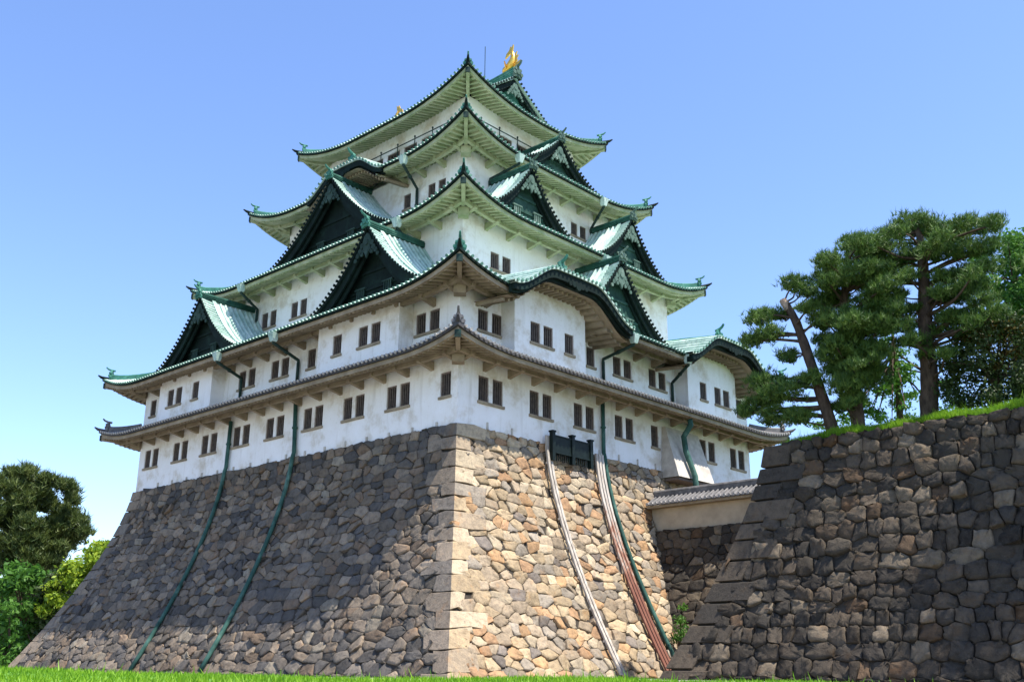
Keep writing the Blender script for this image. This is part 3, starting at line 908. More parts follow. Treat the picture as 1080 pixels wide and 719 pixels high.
def front_gable(T, F, uc, df, w, zb, h, back, prof=None, roof=True, deep=.75, lat=2, pend=1.2, barge_scale=1.0, ridge=True, ridge_h=.30, inset=.95, pmat='copper_dark'):
    """triangular gable standing on a roof; F = eave line frame, df = distance of its front from the eave"""
    X, Dn, Z = F.axes()
    if prof is None:
        prof = lambda q: zb + h * (.22 * (1 - abs(q) / w) + .78 * max(0, 1 - abs(q) / w) ** 2)
    P = lambda q, dist, dz=0: F.pt(uc + q, -dist, prof(q) + dz)
    # infill panel
    pn = MB(); qs = np.linspace(-w * .96, w * .96, 25)
    di = df + inset
    pts = [P(q, di, -.22) for q in qs]
    zlow = T.z(di, 99) - .12
    for k in range(24):
        a, b = qs[k], qs[k + 1]
        pn.quad(F.pt(uc + a, -di, zlow), F.pt(uc + b, -di, zlow), Vector((*P(b, di)[:2], max(zlow, P(b, di)[2] - .2))), Vector((*P(a, di)[:2], max(zlow, P(a, di)[2] - .2))))
    for zz in (.10, .28, .5):             # frame rails on the panel
        zr = zb + h * zz; wr = w * .96
        while prof(wr) - .9 < zr and wr > .3: wr -= .05
        fbox(pn, F, uc - wr, uc + wr, -di + .0, -di + .10, zr - .09, zr + .09)
    root = pn.build('gable_panel', M[pmat], keep)
    # roof
    if roof:
        rm = MB(); nq = 12
        for sg in (-1, 1):
            qv = [sg * w * k / nq for k in range(nq + 1)]
            dv = [df, df + .3, df + .95, (df + back) / 2, back]
            lift = lambda d: .16 * max(0, 1 - (d - df) / .95)
            for i in range(nq):
                for j in range(4):
                    c = [P(qv[i], dv[j], lift(dv[j])), P(qv[i + 1], dv[j], lift(dv[j])), P(qv[i + 1], dv[j + 1], lift(dv[j + 1])), P(qv[i], dv[j + 1], lift(dv[j + 1]))]
                    rm.quad(*(c if sg < 0 else c[::-1]))
                rm.use(1)
                c = [P(qv[i], df, -.10), P(qv[i + 1], df, -.10), P(qv[i + 1], df, .16), P(qv[i], df, .16)]
                rm.quad(*c)
                c = [P(qv[i], df, -.10), P(qv[i + 1], df, -.10), P(qv[i + 1], df + inset, -.2), P(qv[i], df + inset, -.2)]
                rm.quad(*c); rm.use(0)
            # rows down the slope
            d = df + 1.25
            while d < back:
                path = [P(sg * (.15 + (w - .15) * k / 10), d) for k in range(11)][::-1]
                nrm = Vector((0, 0, 1)) + X * sg * .8; nrm.normalize()
                rib(rm, path, nrm, Dn, .115, .16); d += .44
            # short edge rows
            q = .25; 
            while q < w:
                t = X * sg + Z * ((prof(q + .05) - prof(q)) / .05); t.normalize()
                nrm = Dn.cross(t); nrm = nrm if nrm.z > 0 else -nrm
                path = [P(sg * q, df - .06, .16), P(sg * q, df + .4, .09), P(sg * q, df + .92, .01)]
                rib(rm, path, nrm, t, .095, .11)
                rm.use(1); cap(rm, path[0] + nrm * .02, Dn, t, nrm, .10); rm.use(0)
                sl = math.hypot(1, (prof(q + .05) - prof(q)) / .05); q += PITCH * .95 / sl
            # descending ridge beside the edge
            path = [P(sg * (.2 + (w * .93 - .2) * k / 12), df + 1.08, -.03) for k in range(13)]
            rm.strip(path, UPV, .28, .30, Dn)
        rm.build('gable_tiles', [M['copper'], M['copper_dark']], root, fix=False)
    # bargeboards
    for sg in (-1, 1):
        bb = MB(); n = 18
        for (dd, top, ht, th) in ((df + .16, -.10, .62 * barge_scale, .14), (df + .42, -.16, .95 * barge_scale, .12)):
            rings = []
            for k in range(n + 1):
                q = sg * w * 1.0 * k / n
                g = 1 + .35 * (k / n) ** 3
                lo = T.z(dd, 99) - .05; z1_ = max(prof(q) + top, lo + .02); z0_ = max(prof(q) + top - ht * g, lo)
                zz = lambda d_, z_: F.pt(uc + q, -d_, z_)
                rings.append([zz(dd, z0_), zz(dd + th, z0_), zz(dd + th, z1_), zz(dd, z1_)])
            bb.loft(rings, True, True)
        bb.build('bargeboard', M['copper_dark'], root)
    # carved pendant
    if pend:
        gm = MB(); org = F.pt(uc, -(df + .06), prof(0) - .55); s = pend
        extrude_outline(gm, [(x * s, z * s) for x, z in [(0, .1), (.22, -.05), (.34, -.35), (.24, -.62), (.34, -.9), (.14, -1.05), (0, -1.35), (-.14, -1.05), (-.34, -.9), (-.24, -.62), (-.34, -.35), (-.22, -.05)]], org, X, Z, Dn, .12)
        for sg in (-1, 1):
            for (x, z, r) in ((.42, -.55, .16), (.55, -.85, .18), (.75, -1.05, .15), (.40, -1.05, .13), (.92, -1.3, .12)):
                disc(gm, org, X, Z, Dn, sg * x * s, z * s, r * s, .09)
        disc(gm, org + Dn * .07, X, Z, Dn, 0, -.45 * s, .17 * s, .1)
        gm.build('carved_pendant', M['carving'] if F.s in 'SN' else M['carving_shade'], root)
    for k in range(lat):                   # small lattice windows
        sg = -1 if k == 0 else 1
        lw = MB(); u = uc + sg * w * .20; wd = .42 * min(1, w / 6); z0 = zb + h * .12; z1 = zb + h * .12 + .95 * min(1.0, h / 5)
        for j in range(4):
            uu = u - wd + 2 * wd * (j + .5) / 4
            fbox(lw, F, uu - .05, uu + .05, -di + .12, -di + .20, z0, z1)
        fbox(lw, F, u - wd - .1, u + wd + .1, -di + .1, -di + .24, z1, z1 + .1); fbox(lw, F, u - wd - .1, u + wd + .1, -di + .1, -di + .24, z0 - .1, z0)
        lw.build('lattice_window', M['carving'] if F.s in 'SN' else M['carving_shade'], root)
    if ridge:
        rd = MB(); zr = prof(0)
        pth = [F.pt(uc, -(df - .02), zr), F.pt(uc, -(df + .5), zr), F.pt(uc, -(back + .3), zr)]
        rd.strip(pth, UPV, .36, ridge_h, X)
        rd.tube([p + UPV * (ridge_h + .04) for p in pth], .17, 8)
        for dz in (.12, .24):
            rd.strip([p + UPV * dz for p in pth], UPV, .44, .05, X)
        rd.build('ridge', M['copper_ridge'], root)
        ornament(F.pt(uc, -(df - .12), zr + ridge_h * .5), Dn, .60, M['carving'] if F.s == 'S' else M['copper_mid'], root)
    return root

def wave_gable(F, T, uc, w, h, back, bargeh=.56, seg=40, ed=-.68):
    """undulating gable: the eave itself swells up in the middle"""
    X, Dn, Z = F.axes(); L = F.L
    base = lambda q: T.z(0, min(uc + q, L - uc - q))
    P = lambda q, dist, dz=0: F.pt(uc + q, -dist, base(q) + arch(q, w, h) + .13 * max(dist, 0) + dz)
    rm = MB(); n = int(2 * w / PITCH)
    for k in range(n):
        a, b = -w + 2 * w * k / n, -w + 2 * w * (k + 1) / n
        ds = [ed, back * .35, back * .7, back]
        for j in range(3):
            rm.quad(P(a, ds[j]), P(b, ds[j]), P(b, ds[j + 1]), P(a, ds[j + 1]))
        rm.quad(P(a, ed, -.12), P(b, ed, -.12), P(b, ed), P(a, ed))
        rm.quad(P(a, ed, -.12), P(a, ed + .4, -.14), P(b, ed + .4, -.14), P(b, ed, -.12))
        m = (a + b) / 2
        t = (P(b, 0) - P(a, 0)).normalized(); nrm = Dn.cross(t); nrm = nrm if nrm.z > 0 else -nrm
        path = [P(m, ed - .04), P(m, back * .5), P(m, back)]
        rib(rm, path, nrm, t, .08, .09); rm.use(1); cap(rm, path[0] + nrm * .02, Dn, t, nrm, .095); rm.use(0)
    root = rm.build('wave_gable', [M['copper'], M['copper_cap']], keep, fix=False)
    bb = MB()
    for (dd, th, top, ht) in ((ed + .1, .2, -.1, bargeh), (ed + .34, .25, -.12, bargeh * 1.28)):
        rings = []
        for k in range(seg + 1):
            q = -w * .985 + 2 * w * .985 * k / seg
            g = ht * (.72 + .28 * arch(q, w, 1))
            rings.append([P(q, dd, top - g), P(q, dd + th, top - g), P(q, dd + th, top), P(q, dd, top)])
        bb.loft(rings, True, True)
    bb.build('bargeboard', M['copper_dark'], root)
    sf = MB()
    for k in range(seg):
        a, b = -w + 2 * w * k / seg, -w + 2 * w * (k + 1) / seg
        sf.quad(P(a, -.1, -.80), P(a, T.o + .05, -.95), P(b, T.o + .05, -.95), P(b, -.1, -.80))
    for k in range(26):
        q = -w + 2 * w * (k + .5) / 26
        c = []
        for dz in (-1.06, -.86):
            c.append([P(q - .08, .4, dz), P(q + .08, .4, dz), P(q + .08, T.o, dz - .08), P(q - .08, T.o, dz - .08)])
        sf.hexa(c[0], c[1])
    sf.build('soffit', M['eave_plaster'], root)
    rd = MB(); zr = base(0) + h
    pth = [F.pt(uc, -.75, zr + .08), F.pt(uc, -back * .6, zr + .12 * back * .6), F.pt(uc, -(back + 1.8), zr + .12 * (back + 1.2))]
    rd.strip(pth, UPV, .38, .62, X); rd.tube([p + UPV * .66 for p in pth], .15, 8)
    rd.build('ridge', M['copper_mid'], root)
    ornament(F.pt(uc, -.66, zr + .55), Dn, .8, M['copper_mid'], root)
    gm = MB(); org = P(0, ed + .02, -.55)
    disc(gm, org, X, Z, Dn, 0, -.2, .26, .12)
    for sg in (-1, 1):
        disc(gm, org, X, Z, Dn, sg * .4, -.12, .2, .1); disc(gm, org, X, Z, Dn, sg * .75, -.16, .15, .08)
    gm.build('carved_pendant', M['copper_dark'], root)

T1 = Tier(R1, 2.44, 0.0, 3.75, .42, .0, .78, 5.5)
T2 = Tier(R1, 2.62, 4.24, 7.62, .40, .012, 1.2, 6.5)
T3 = Tier(R3, 2.44, 3.18, 15.2, .40, .015, 1.45, 7.0)
T4 = Tier(R4, 2.67, 2.12, 22.05, .40, .018, 1.7, 7.5)
T5 = Tier(R5, 2.15, 6.3, 27.95, .42, .0245, 1.65, 8.5, full=8.45, hipd=3.85)
E2S, E2W = Face('S', T2.out), Face('W', T2.out)
E3S, E3W = Face('S', T3.out), Face('W', T3.out)
E4S, E4W = Face('S', T4.out), Face('W', T4.out)
E5S, E5N = Face('S', T5.out), Face('N', T5.out)

eave_roof(T1, 'clay_tile_roof', M['clay'], M['clay_dark'], M['clay_cap'], M['eave_plaster'], ridge_mat=M['clay'])
gk = [(E2S.uof(c) - KW * .93, E2S.uof(c) + KW * .93) for c in KC]
eave_roof(T2, 'copper_tile_roof', M['copper'], M['copper_dark'], M['copper_cap'], M['eave_plaster'], {'S': gk}, ridge_mat=M['copper_mid'])
eave_roof(T3, 'copper_tile_roof', M['copper'], M['copper_dark'], M['copper_cap'], M['eave_bounce'], ridge_mat=M['copper_mid'])
K4 = (4.6, 1.6)
u4 = E4W.uof(18.05)
eave_roof(T4, 'copper_tile_roof', M['copper'], M['copper_dark'], M['copper_cap'], M['eave_bounce'], {'W': [(u4 - K4[0] * .93, u4 + K4[0] * .93)]}, ridge_mat=M['copper_mid'])
eave_roof(T5, 'copper_tile_roof', M['copper'], M['copper_dark'], M['copper_cap'], M['eave_bounce'], brackets=False, ridge_mat=M['copper_mid'])

front_gable(T2, E2W, E2W.uof(8.1), 2.0, 6.7, 8.35, 5.45, 7.0)
front_gable(T2, E2W, E2W.uof(28.2), 2.0, 6.7, 8.35, 5.45, 7.0)
front_gable(T3, E3W, E3W.uof(18.05), 1.7, 9.0, 15.8, 6.3, 6.0, pend=1.15)
front_gable(T2, E2S, E2S.uof(15.84), 2.7, 6.5, 8.6, 5.6, 7.0, pend=1.15, inset=.6, barge_scale=.72, pmat='gable_green')
front_gable(T3, E3S, E3S.uof(9.95), 1.5, 5.2, 15.8, 4.5, 5.8, pend=1.0, inset=.6, barge_scale=.72, pmat='gable_green')
front_gable(T3, E3S, E3S.uof(21.73), 1.5, 5.2, 15.8, 4.5, 5.8, pend=1.0, inset=.6, barge_scale=.72, pmat='gable_green')
front_gable(T4, E4S, E4S.uof(15.84), .85, 5.3, 22.4, 3.3, 5.0, pend=1.0, lat=0, inset=.6, barge_scale=.72, pmat='gable_green')
wave_gable(E2S, T2, E2S.uof(KC[0]), KW, KH, 6.2)
wave_gable(E2S, T2, E2S.uof(KC[1]), KW, KH, 6.2)
wave_gable(E4W, T4, u4, K4[0], K4[1], 4.6, bargeh=.5, ed=-.2)
p5 = lambda q: T5.ze + T5.a * (8.45 - abs(q)) + T5.b * (8.45 - abs(q)) ** 2 + .05
for E in (E5S, E5N):
    g5 = front_gable(T5, E, E.L / 2, 3.0, 5.2, T5.z(3.4, 20), 3.2, 4.0, prof=p5, roof=False, lat=0, pend=.95, inset=.6, barge_scale=.7, ridge=False, pmat='copper_mid')
    X, Dn, Z = E.axes()
    ed = MB()
    for sg in (-1, 1):
        q = .3
        while q < 5.2:
            t = (X * sg - Z * (.42 + .054 * (8.45 - q))).normalized(); nrm = Dn.cross(t); nrm = nrm if nrm.z > 0 else -nrm
            pa = [E.pt(E.L / 2 + sg * q, -2.92, p5(q) + .14), E.pt(E.L / 2 + sg * q, -3.75, p5(q) + .05)]
            rib(ed, pa, nrm, t, .1, .12); ed.use(1); cap(ed, pa[0], Dn, t, nrm, .10); ed.use(0); q += .31
        ed.strip([E.pt(E.L / 2 + sg * (.2 + 4.9 * k / 10), -3.95, p5(.2 + 4.9 * k / 10)) for k in range(11)], UPV, .3, .32, Dn)
    ed.build('gable_tiles', [M['copper'], M['copper_dark']], g5, fix=False)

# main ridge and golden ornaments
xr = A / 2; ya, yb = T5.out[1] + 2.92, T5.out[3] - 2.92
zr = p5(0) - .1
rd = MB()
pth = [Vector((xr, ya + (yb - ya) * k / 10, zr + .18 * abs(k / 5 - 1) ** 2)) for k in range(11)]
rd.strip(pth, UPV, .72, .72, Vector((1, 0, 0)))
for dz in (.18, .38, .58): rd.strip([p + UPV * dz for p in pth], UPV, .82, .07, Vector((1, 0, 0)))
rd.tube([p + UPV * .76 for p in pth], .22, 8)
ridge_o = rd.build('main_ridge', M['copper_mid'], keep)
def golden_fish(y, inw):
    """fish ornament: head down on the ridge facing inwards, tail in the air"""
    p = lambda t, z, x=0: Vector((xr + x, y + inw * t * .92, zr + .95 + z * .9))
    b = MB()
    b.tube([p(1.25, .20), p(1.05, .30), p(.7, .36), p(.32, .52), p(.08, .95), p(.02, 1.35), p(.10, 1.75), p(.22, 2.05)],
           [.16, .30, .38, .40, .33, .25, .17, .09], 10)
    root_ = b.build('golden_fish', M['gold'], keep, smooth=True)
    f = MB()
    def fin(pts, th=.09):
        lo = [Vector(q) - Vector((th / 2, 0, 0)) for q in pts]; hi = [Vector(q) + Vector((th / 2, 0, 0)) for q in pts]
        f.loft([lo, hi], True, True)
    fin([p(.20, 1.9), p(.05, 2.2), p(.0, 2.7), p(.22, 2.45), p(.34, 2.62), p(.50, 2.25), p(.85, 2.0), p(1.0, 1.55), p(.62, 1.75), p(.35, 1.85)], .12)
    fin([p(-.22, .6), p(-.55, .85), p(-.38, 1.0), p(-.62, 1.35), p(-.32, 1.35), p(-.45, 1.8), p(-.12, 1.5), p(-.1, 1.1)])
    fin([p(-.1, .1), p(-.75, .25), p(-.55, .4), p(-.9, .7), p(-.4, .6), p(-.1, .5)])
    fin([p(.35, .75), p(.75, .9), p(.65, .7), p(1.0, .72), p(.8, .55), p(.6, .5)])
    for sg in (-1, 1):
        f.loft([[p(.75, .3, sg * .3), p(.6, .15, sg * .3), p(.5, .35, sg * .3)], [p(.45, .75, sg * .75), p(.35, .5, sg * .8), p(.3, .7, sg * .75)]], True, True)
    f.build('fins', M['gold'], root_)
golden_fish(ya + .35, 1); golden_fish(yb - .35, -1)
lr = MB(); lr.tube([(xr - .5, ya + 3.2, zr), (xr - .5, ya + 3.2, zr + 4.2)], .035, 6); lr.build('lightning_rod', M['pipe_dark'], keep)
ornament(Vector((xr, ya - .1, zr + .35)), Vector((0, -1, 0)), .85, M['carving'], ridge_o)

# railing along the top storey windows
for F in (F5S, F5W):
    rl = MB(); d = .34; L = F.L
    fbox(rl, F, .2, L - .2, d - .03, d + .03, 26.66, 26.72)
    k = 1.15
    while k < L - .5:
        fbox(rl, F, k - .028, k + .028, d - .028, d + .028, 25.2, 26.85)
        c = F.pt(k, d, 26.92); rl.tube([c - UPV * .1, c, c + UPV * .08], [.06, .09, .03], 6); k += 2.06
    rl.build('window_railing', M['pipe_dark'], keep)

# stone-drop box on the sunlit side
sb = MB(); F = FS
U0, U1 = 19.9, 24.0
top = [F.pt(U0, .02, 3.0), F.pt(U1, .02, 3.0)]
a0, a1 = F.pt(U0 - .25, 1.45, -.75), F.pt(U1 + .1, 1.45, -.75)
b0, b1 = F.pt(U0 - .25, .01, -.75), F.pt(U1 + .1, .01, -.75)
sb.quad(a0, a1, F.pt(U1, .30, 2.9), F.pt(U0, .30, 2.9))
sb.poly([b0, a0, F.pt(U0, .30, 2.9), F.pt(U0, .01, 2.9)]); sb.poly([a1, b1, F.pt(U1, .01, 2.9), F.pt(U1, .30, 2.9)])
sb.build('stone_drop_box', M['stub'], keep, fix=False)  # darker plaster than the walls: the box's shade is in the colour
dk = MB(); fbox(dk, F, U0 - .1, U1, .02, 1.3, -.95, -.76); dk.build('drop_box_floor', M['frame'], keep)

# plaster stubs along the foot of the walls
for k in range(16):
    sm = MB(); fbox(sm, FW, FW.uof(1.6 + k * 2.07) - .06, FW.uof(1.6 + k * 2.07) + .06, .004, .09, -.29, -.02 + .08 * random.random()); sm.build('wall_stub', M['stub'], keep)
for k in range(9):
    u = 2.4 + k * 2.07
    if 6.5 < u < 11.5: continue
    sm = MB(); fbox(sm, FS, u - .05, u + .05, .004, .09, -.29, .15); sm.build('wall_stub', M['stub'], keep)

# ---- drain pipes
def pipe(pts, r, mat, name='drainpipe', box=None, bands=True):
    mb = MB(); mb.tube(pts, r, 8)
    if bands:
        acc = 0
        for i in range(len(pts) - 1):
            a, b = Vector(pts[i]), Vector(pts[i + 1]); l = (b - a).length; n = int(l // 1.9)
            for k in range(n):
                c = a + (b - a) * ((k + 1) / (n + 1)); t = (b - a).normalized() * .06
                mb.tube([c - t, c + t], r * 1.35, 8)
    o = mb.build(name, mat, keep, smooth=True)
    if box is not None:
        h = MB(); c = Vector(box)
        h.hexa([c + Vector(q) for q in ((-.16, -.16, -.55), (.16, -.16, -.55), (.16, .16, -.55), (-.16, .16, -.55))],
               [c + Vector(q) for q in ((-.30, -.30, .05), (.30, -.30, .05), (.30, .30, .05), (-.30, .30, .05))])
        h.build('rain_head', M['copper'], o)
def down(F, T, c, cw, zlow, rw, mat=None, dw=.16):
    """rain head at the eave at c, pipe leaning to the wall at cw and falling to zlow"""
    ze = T.ze - .15
    off = lambda cc, d: F.pt(F.uof(cc), d, 0)
    e = off(c, T.o + .02); w = off(cw, dw)
    e1 = Vector((e.x, e.y, ze)); w1 = Vector((w.x, w.y, ze - 1.25))
    pipe([e1 - UPV * .45, e1 - UPV * .62, w1 + UPV * .1, w1 - UPV * .12, Vector((w.x, w.y, zlow))], .11, mat or M['pipe_dark'], box=e1)
down(FW, T2, 21.4, 22.1, 4.6, 0); down(FW, T2, 14.7, 15.3, 4.6, 0)
down(F3W, T3, 26.4, 27.5, 11.5, 0); down(F3W, T3, 8.0, 8.7, 11.5, 0)
down(F4W, T4, 11.1, 12.4, 18.2, 0)
down(FS, T2, 13.3, 13.2, 4.6, 0); down(FS, T2, 19.6, 21.2, 4.6, 0)
down(F3S, T3, 16.3, 16.3, 11.5, 0); down(F4S, T4, 20.0, 21.6, 18.2, 0); down(F4S, T4, 10.2, 9.8, 18.4, 0)
def basepath(axis, c0, c1, off, z0=-.3):
    P = []
    for k in range(15):
        z = z0 + (-13.6 - z0) * k / 14; o = outc(z) + off; c = c0 + (c1 - c0) * k / 14
        P.append((c, -o, z) if axis == 'S' else (-o, c, z))
    return P
pipe([(-.2, 22.9, 3.3), (-.2, 23.0, 0)] + basepath('W', 23.0, 22.7, .27), .14, M['pipe'])
pipe([(-.2, 15.2, 3.3), (-.2, 15.0, 0)] + basepath('W', 15.0, 14.6, .27), .14, M['pipe'])
pipe([(13.0, -.2, 3.3), (13.0, -.2, 0)] + basepath('S', 12.95, 12.6, .30), .13, M['pipe'])
pipe([(20.6, -1.9, 3.3), (20.7, -1.9, 2.9), (20.9, -1.15, 2.2), (21.0, -1.2, 1.2), (21.25, -1.7, -.6), (21.3, -1.8, -3.2)], .2, M['pipe'])
cb = MB(); cb.tube(basepath('W', 34.5, 36.2, .2), .016, 5); cb.build('cable', M['bars'], keep)

# ------------------------------------------------------------------ chutes and barrier on the sunlit base
def chute(c0, c1, wtop, wbot, boards, mat, label, name='timber_chute', ztop=.15, off=.28):
    root = empty(name, (c1, -outc(-13.5) - .3, -13.6)); tag(root, label, 'chute')
    for b in range(boards):
        mb = MB(); rings = []
        for k in range(18):
            z = ztop + (-13.6 - ztop) * k / 17; o = outc(z) + off; t = k / 17
            w = wtop + (wbot - wtop) * t; c = c0 + (c1 - c0) * t
            x = c + (b - (boards - 1) / 2) * w / max(1, boards); hw = w / boards * .36
            jx = random.uniform(-.012, .012)
            rings.append([(x - hw + jx, -o, z), (x + hw + jx, -o, z), (x + hw + jx, -o - .13, z), (x - hw + jx, -o - .13, z)])
        mb.loft(rings, True, True); mb.build('board', mat, root)
    for k in range(1, 8):
        mb = MB(); z = ztop + (-13.6 - ztop) * k / 8; o = outc(z) + off - .05; t = k / 8; w = wtop + (wbot - wtop) * t; c = c0 + (c1 - c0) * t
        mb.box((c, -o, z), (w * .95, .08, .12)); mb.build('crosspiece', mat, root)
chute(7.35, 6.9, .50, .55, 2, M['wood_pale'], 'narrow weathered grey timber chute down the sunlit stone base, left of the black barrier')
chute(12.3, 11.45, .85, .95, 3, M['wood_rust'], 'wide rust-stained timber chute of three boards beside the green drainpipe', ztop=-.25)

br = empty('iron_barrier', (9.15, -.6, -1.45)); tag(br, 'black iron barrier with three posts on the ledge under the first storey windows', 'barrier')
for u in (7.45, 9.3, 11.1):
    mb = MB(); mb.box((u, -.62, -.52), (.26, .26, 1.75)); mb.box((u, -.62, .40), (.34, .34, .10)); mb.build('post', M['iron'], br)
mb = MB(); mb.box((8.375, -.62, -.35), (1.58, .1, .95)); mb.box((10.2, -.62, -.35), (1.53, .1, .95))
for z in (.16, -.86): mb.box((9.27, -.62, z), (3.9, .16, .09))
mb.build('panel', M['iron'], br)
mb = MB()
for k in range(18): mb.box((7.65 + k * .195, -.6, -1.1), (.05, .05, .5))
mb.build('railing', M['iron'], br)

# ------------------------------------------------------------------ rampart on the right
XR, YR, ZR = 8.0, -14.8, -2.4
def outr(z): return 4.1 * (max(0.0, ZR - z) / 11.3) ** 1.35
def rampart():
    root = empty('stone_rampart', (XR + 6, YR - 16, ZB)); tag(root, 'dark shaded stone rampart with grass and pines on top, right of the castle', 'stone wall')
    core = MB(); rings = []
    for z in np.linspace(ZB, ZR, 14):
        o = outr(z) - .02
        rings.append([(XR - o, -62, z), (60, -62, z), (60, YR + o, z), (XR - o, YR + o, z)])
    core.loft(rings); core.build('core', M['joint'], root)
    rng = np.random.default_rng(9)
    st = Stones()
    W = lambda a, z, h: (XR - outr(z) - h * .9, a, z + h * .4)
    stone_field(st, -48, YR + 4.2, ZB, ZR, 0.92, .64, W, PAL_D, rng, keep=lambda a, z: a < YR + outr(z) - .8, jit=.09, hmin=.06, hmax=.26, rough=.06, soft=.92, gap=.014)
    st.build('facing', M['stone_shade'], root)
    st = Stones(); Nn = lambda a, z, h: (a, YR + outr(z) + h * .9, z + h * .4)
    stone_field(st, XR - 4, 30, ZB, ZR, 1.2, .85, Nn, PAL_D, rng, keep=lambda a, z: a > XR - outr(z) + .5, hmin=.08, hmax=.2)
    st.build('facing', M['stone_shade'], root)
    st = Stones(); z = ZR; k = 0
    while z > ZB + .1:
        hh = rng.uniform(.8, 1.2); Ln = 2.3 if k % 2 else 1.3
        for face in (0, 1):
            L_ = Ln if face == 0 else (3.4 - Ln)
            def place(s_, z_, h_, face=face):
                o = outr(z_); e = .14 + h_ * .6; k_ = max(0, 1 - s_ / .3)
                return (XR - o - e, YR + o - s_ + e * k_, z_) if face == 0 else (XR - o + s_ - e * k_, YR + o + e, z_)
            Q = [(0, z - hh + .02), (L_, z - hh + .03), (L_, z - .03), (0, z - .02)]
            base = len(st.V); c = np.mean(Q, 0)
            for sc, h_ in ((1, -.3), (.97, .0), (.88, .12)):
                for q in Q:
                    x = c + (np.array(q) - c) * sc
                    st.V.append(place(max(0, x[0]) if q[0] > 0 else 0, x[1], h_ + rng.normal(0, .02) * (sc < 1 and q[0] > 0)))
            for r_ in (0, 1):
                for m in range(4):
                    st.F.append((base + r_ * 4 + m, base + r_ * 4 + (m + 1) % 4, base + r_ * 4 + 4 + (m + 1) % 4, base + r_ * 4 + 4 + m))
            st.F.append((base + 8, base + 9, base + 10, base + 11))
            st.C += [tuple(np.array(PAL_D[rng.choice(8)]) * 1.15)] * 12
        z -= hh; k += 1
    o = st.build('corner_blocks', M['stone_shade'], root)
    o.data.polygons.foreach_set('use_smooth', [False] * len(o.data.polygons))
    # earth and grass on top
    mb = MB(); xs = [XR + .1, XR + .5, XR + 1.2, XR + 2.5, XR + 5, XR + 10, 60]; ys = list(np.linspace(-61.5, YR - .15, 60))
    gz = lambda x, y: ZR - .05 + .55 * (1 - math.exp(-(x - XR) / .7)) + .06 * math.sin(y * 1.3) + .10 * max(0, x - XR - 1) * math.exp(-max(0, x - XR) / 8) - .5 * math.exp(-(YR - y) / .8)
    for x in xs:
        for y in ys: mb.v.append((x, y, gz(x, y)))
    n = len(ys)
    for i in range(len(xs) - 1):
        for j in range(n - 1): mb.f.append((i * n + j, i * n + j + 1, (i + 1) * n + j + 1, (i + 1) * n + j))
    e = mb.build('rampart_earth', M['grass_soil'], smooth=True)
    tag(e, 'grassy earth mound along the top of the dark rampart', 'earth', kind='structure')
    m = 42000
    x = XR + .02 + RNG.exponential(.9, m); y = RNG.uniform(-46, YR - .1, m)
    P = np.stack([x, y, np.array([gz(max(a, XR + .1), b) for a, b in zip(x, y)]) - .02], 1)
    blades('grass', P, RNG.uniform(.12, .34, m), .020, 'longer green grass fringing the top edge of the dark rampart')
    return gz
gzr = rampart()

# ------------------------------------------------------------------ plaster wall with tiled coping
def coping_wall():
    root = empty('plaster_wall', (17.4, -8, ZB)); tag(root, 'tan plastered wall with a small tiled roof between castle and rampart', 'wall')
    y0, y1 = -.9, -19.0; X0 = 17.0
    core = MB(); rings = []
    of = lambda z: 3.6 * (max(0, -4.75 - z) / 8) ** 1.3
    for z in np.linspace(ZB, -4.75, 10):
        o = of(z) - .02; rings.append([(X0 - o, y1, z), (X0 + 2, y1, z), (X0 + 2, 6, z), (X0 - o, 6, z)])
    core.loft(rings); core.build('core', M['joint'], root)
    st = Stones(); rng = np.random.default_rng(5)
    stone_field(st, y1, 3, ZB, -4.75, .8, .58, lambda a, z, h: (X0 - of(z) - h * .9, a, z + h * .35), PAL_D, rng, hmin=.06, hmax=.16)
    st.build('stone_footing', M['stone_shade'], root)
    mb = MB(); mb.box((X0 + .55, (y0 + y1) / 2, -3.9), (.8, y0 - y1, 1.7)); mb.build('plaster_face', M['wall_tan'], root)
    tl = MB(); cp = MB(); n = int((y0 - y1) / .34)
    xa, za, xm, zm, xb = X0 - .55, -3.05, X0 + .55, -2.42, X0 + 1.65
    tl.quad((xa, y1, za), (xa, y0, za), (xm, y0, zm), (xm, y1, zm)); tl.quad((xm, y1, zm), (xm, y0, zm), (xb, y0, za), (xb, y1, za))
    tl.quad((xa, y1, za - .1), (xa, y0, za - .1), (xa, y0, za), (xa, y1, za))
    sl = Vector((xm - xa, 0, zm - za)).normalized(); up = Vector((-sl.z, 0, sl.x))
    for k in range(n):
        y = y0 - (k + .5) * (y0 - y1) / n
        rib(tl, [Vector((xa - .04, y, za - .02)), Vector((xm, y, zm))], up, Vector((0, 1, 0)), .085, .10)
        tl.use(1); cap(tl, Vector((xa - .04, y, za + .02)), Vector((-1, 0, 0)), Vector((0, 1, 0)), UPV, .1); tl.use(0)
    tl.box((xm, (y0 + y1) / 2, zm + .1), (.34, y0 - y1, .26))
    tl.tube([(xm, y0 + .05, zm + .28), (xm, y1, zm + .28)], .14, 8)
    tl.build('tile_coping', [M['clay'], M['clay_cap']], root, fix=False)
    sf = MB(); sf.hexa([(xa + .1, y1, za - .24), (X0 + 1.5, y1, za - .24), (X0 + 1.5, y0, za - .24), (xa + .1, y0, za - .24)],
                       [(xa + .08, y1, za - .1), (X0 + 1.5, y1, za - .1), (X0 + 1.5, y0, za - .1), (xa + .08, y0, za - .1)])
    sf.build('eave_board', M['eave_plaster'], root)
coping_wall()

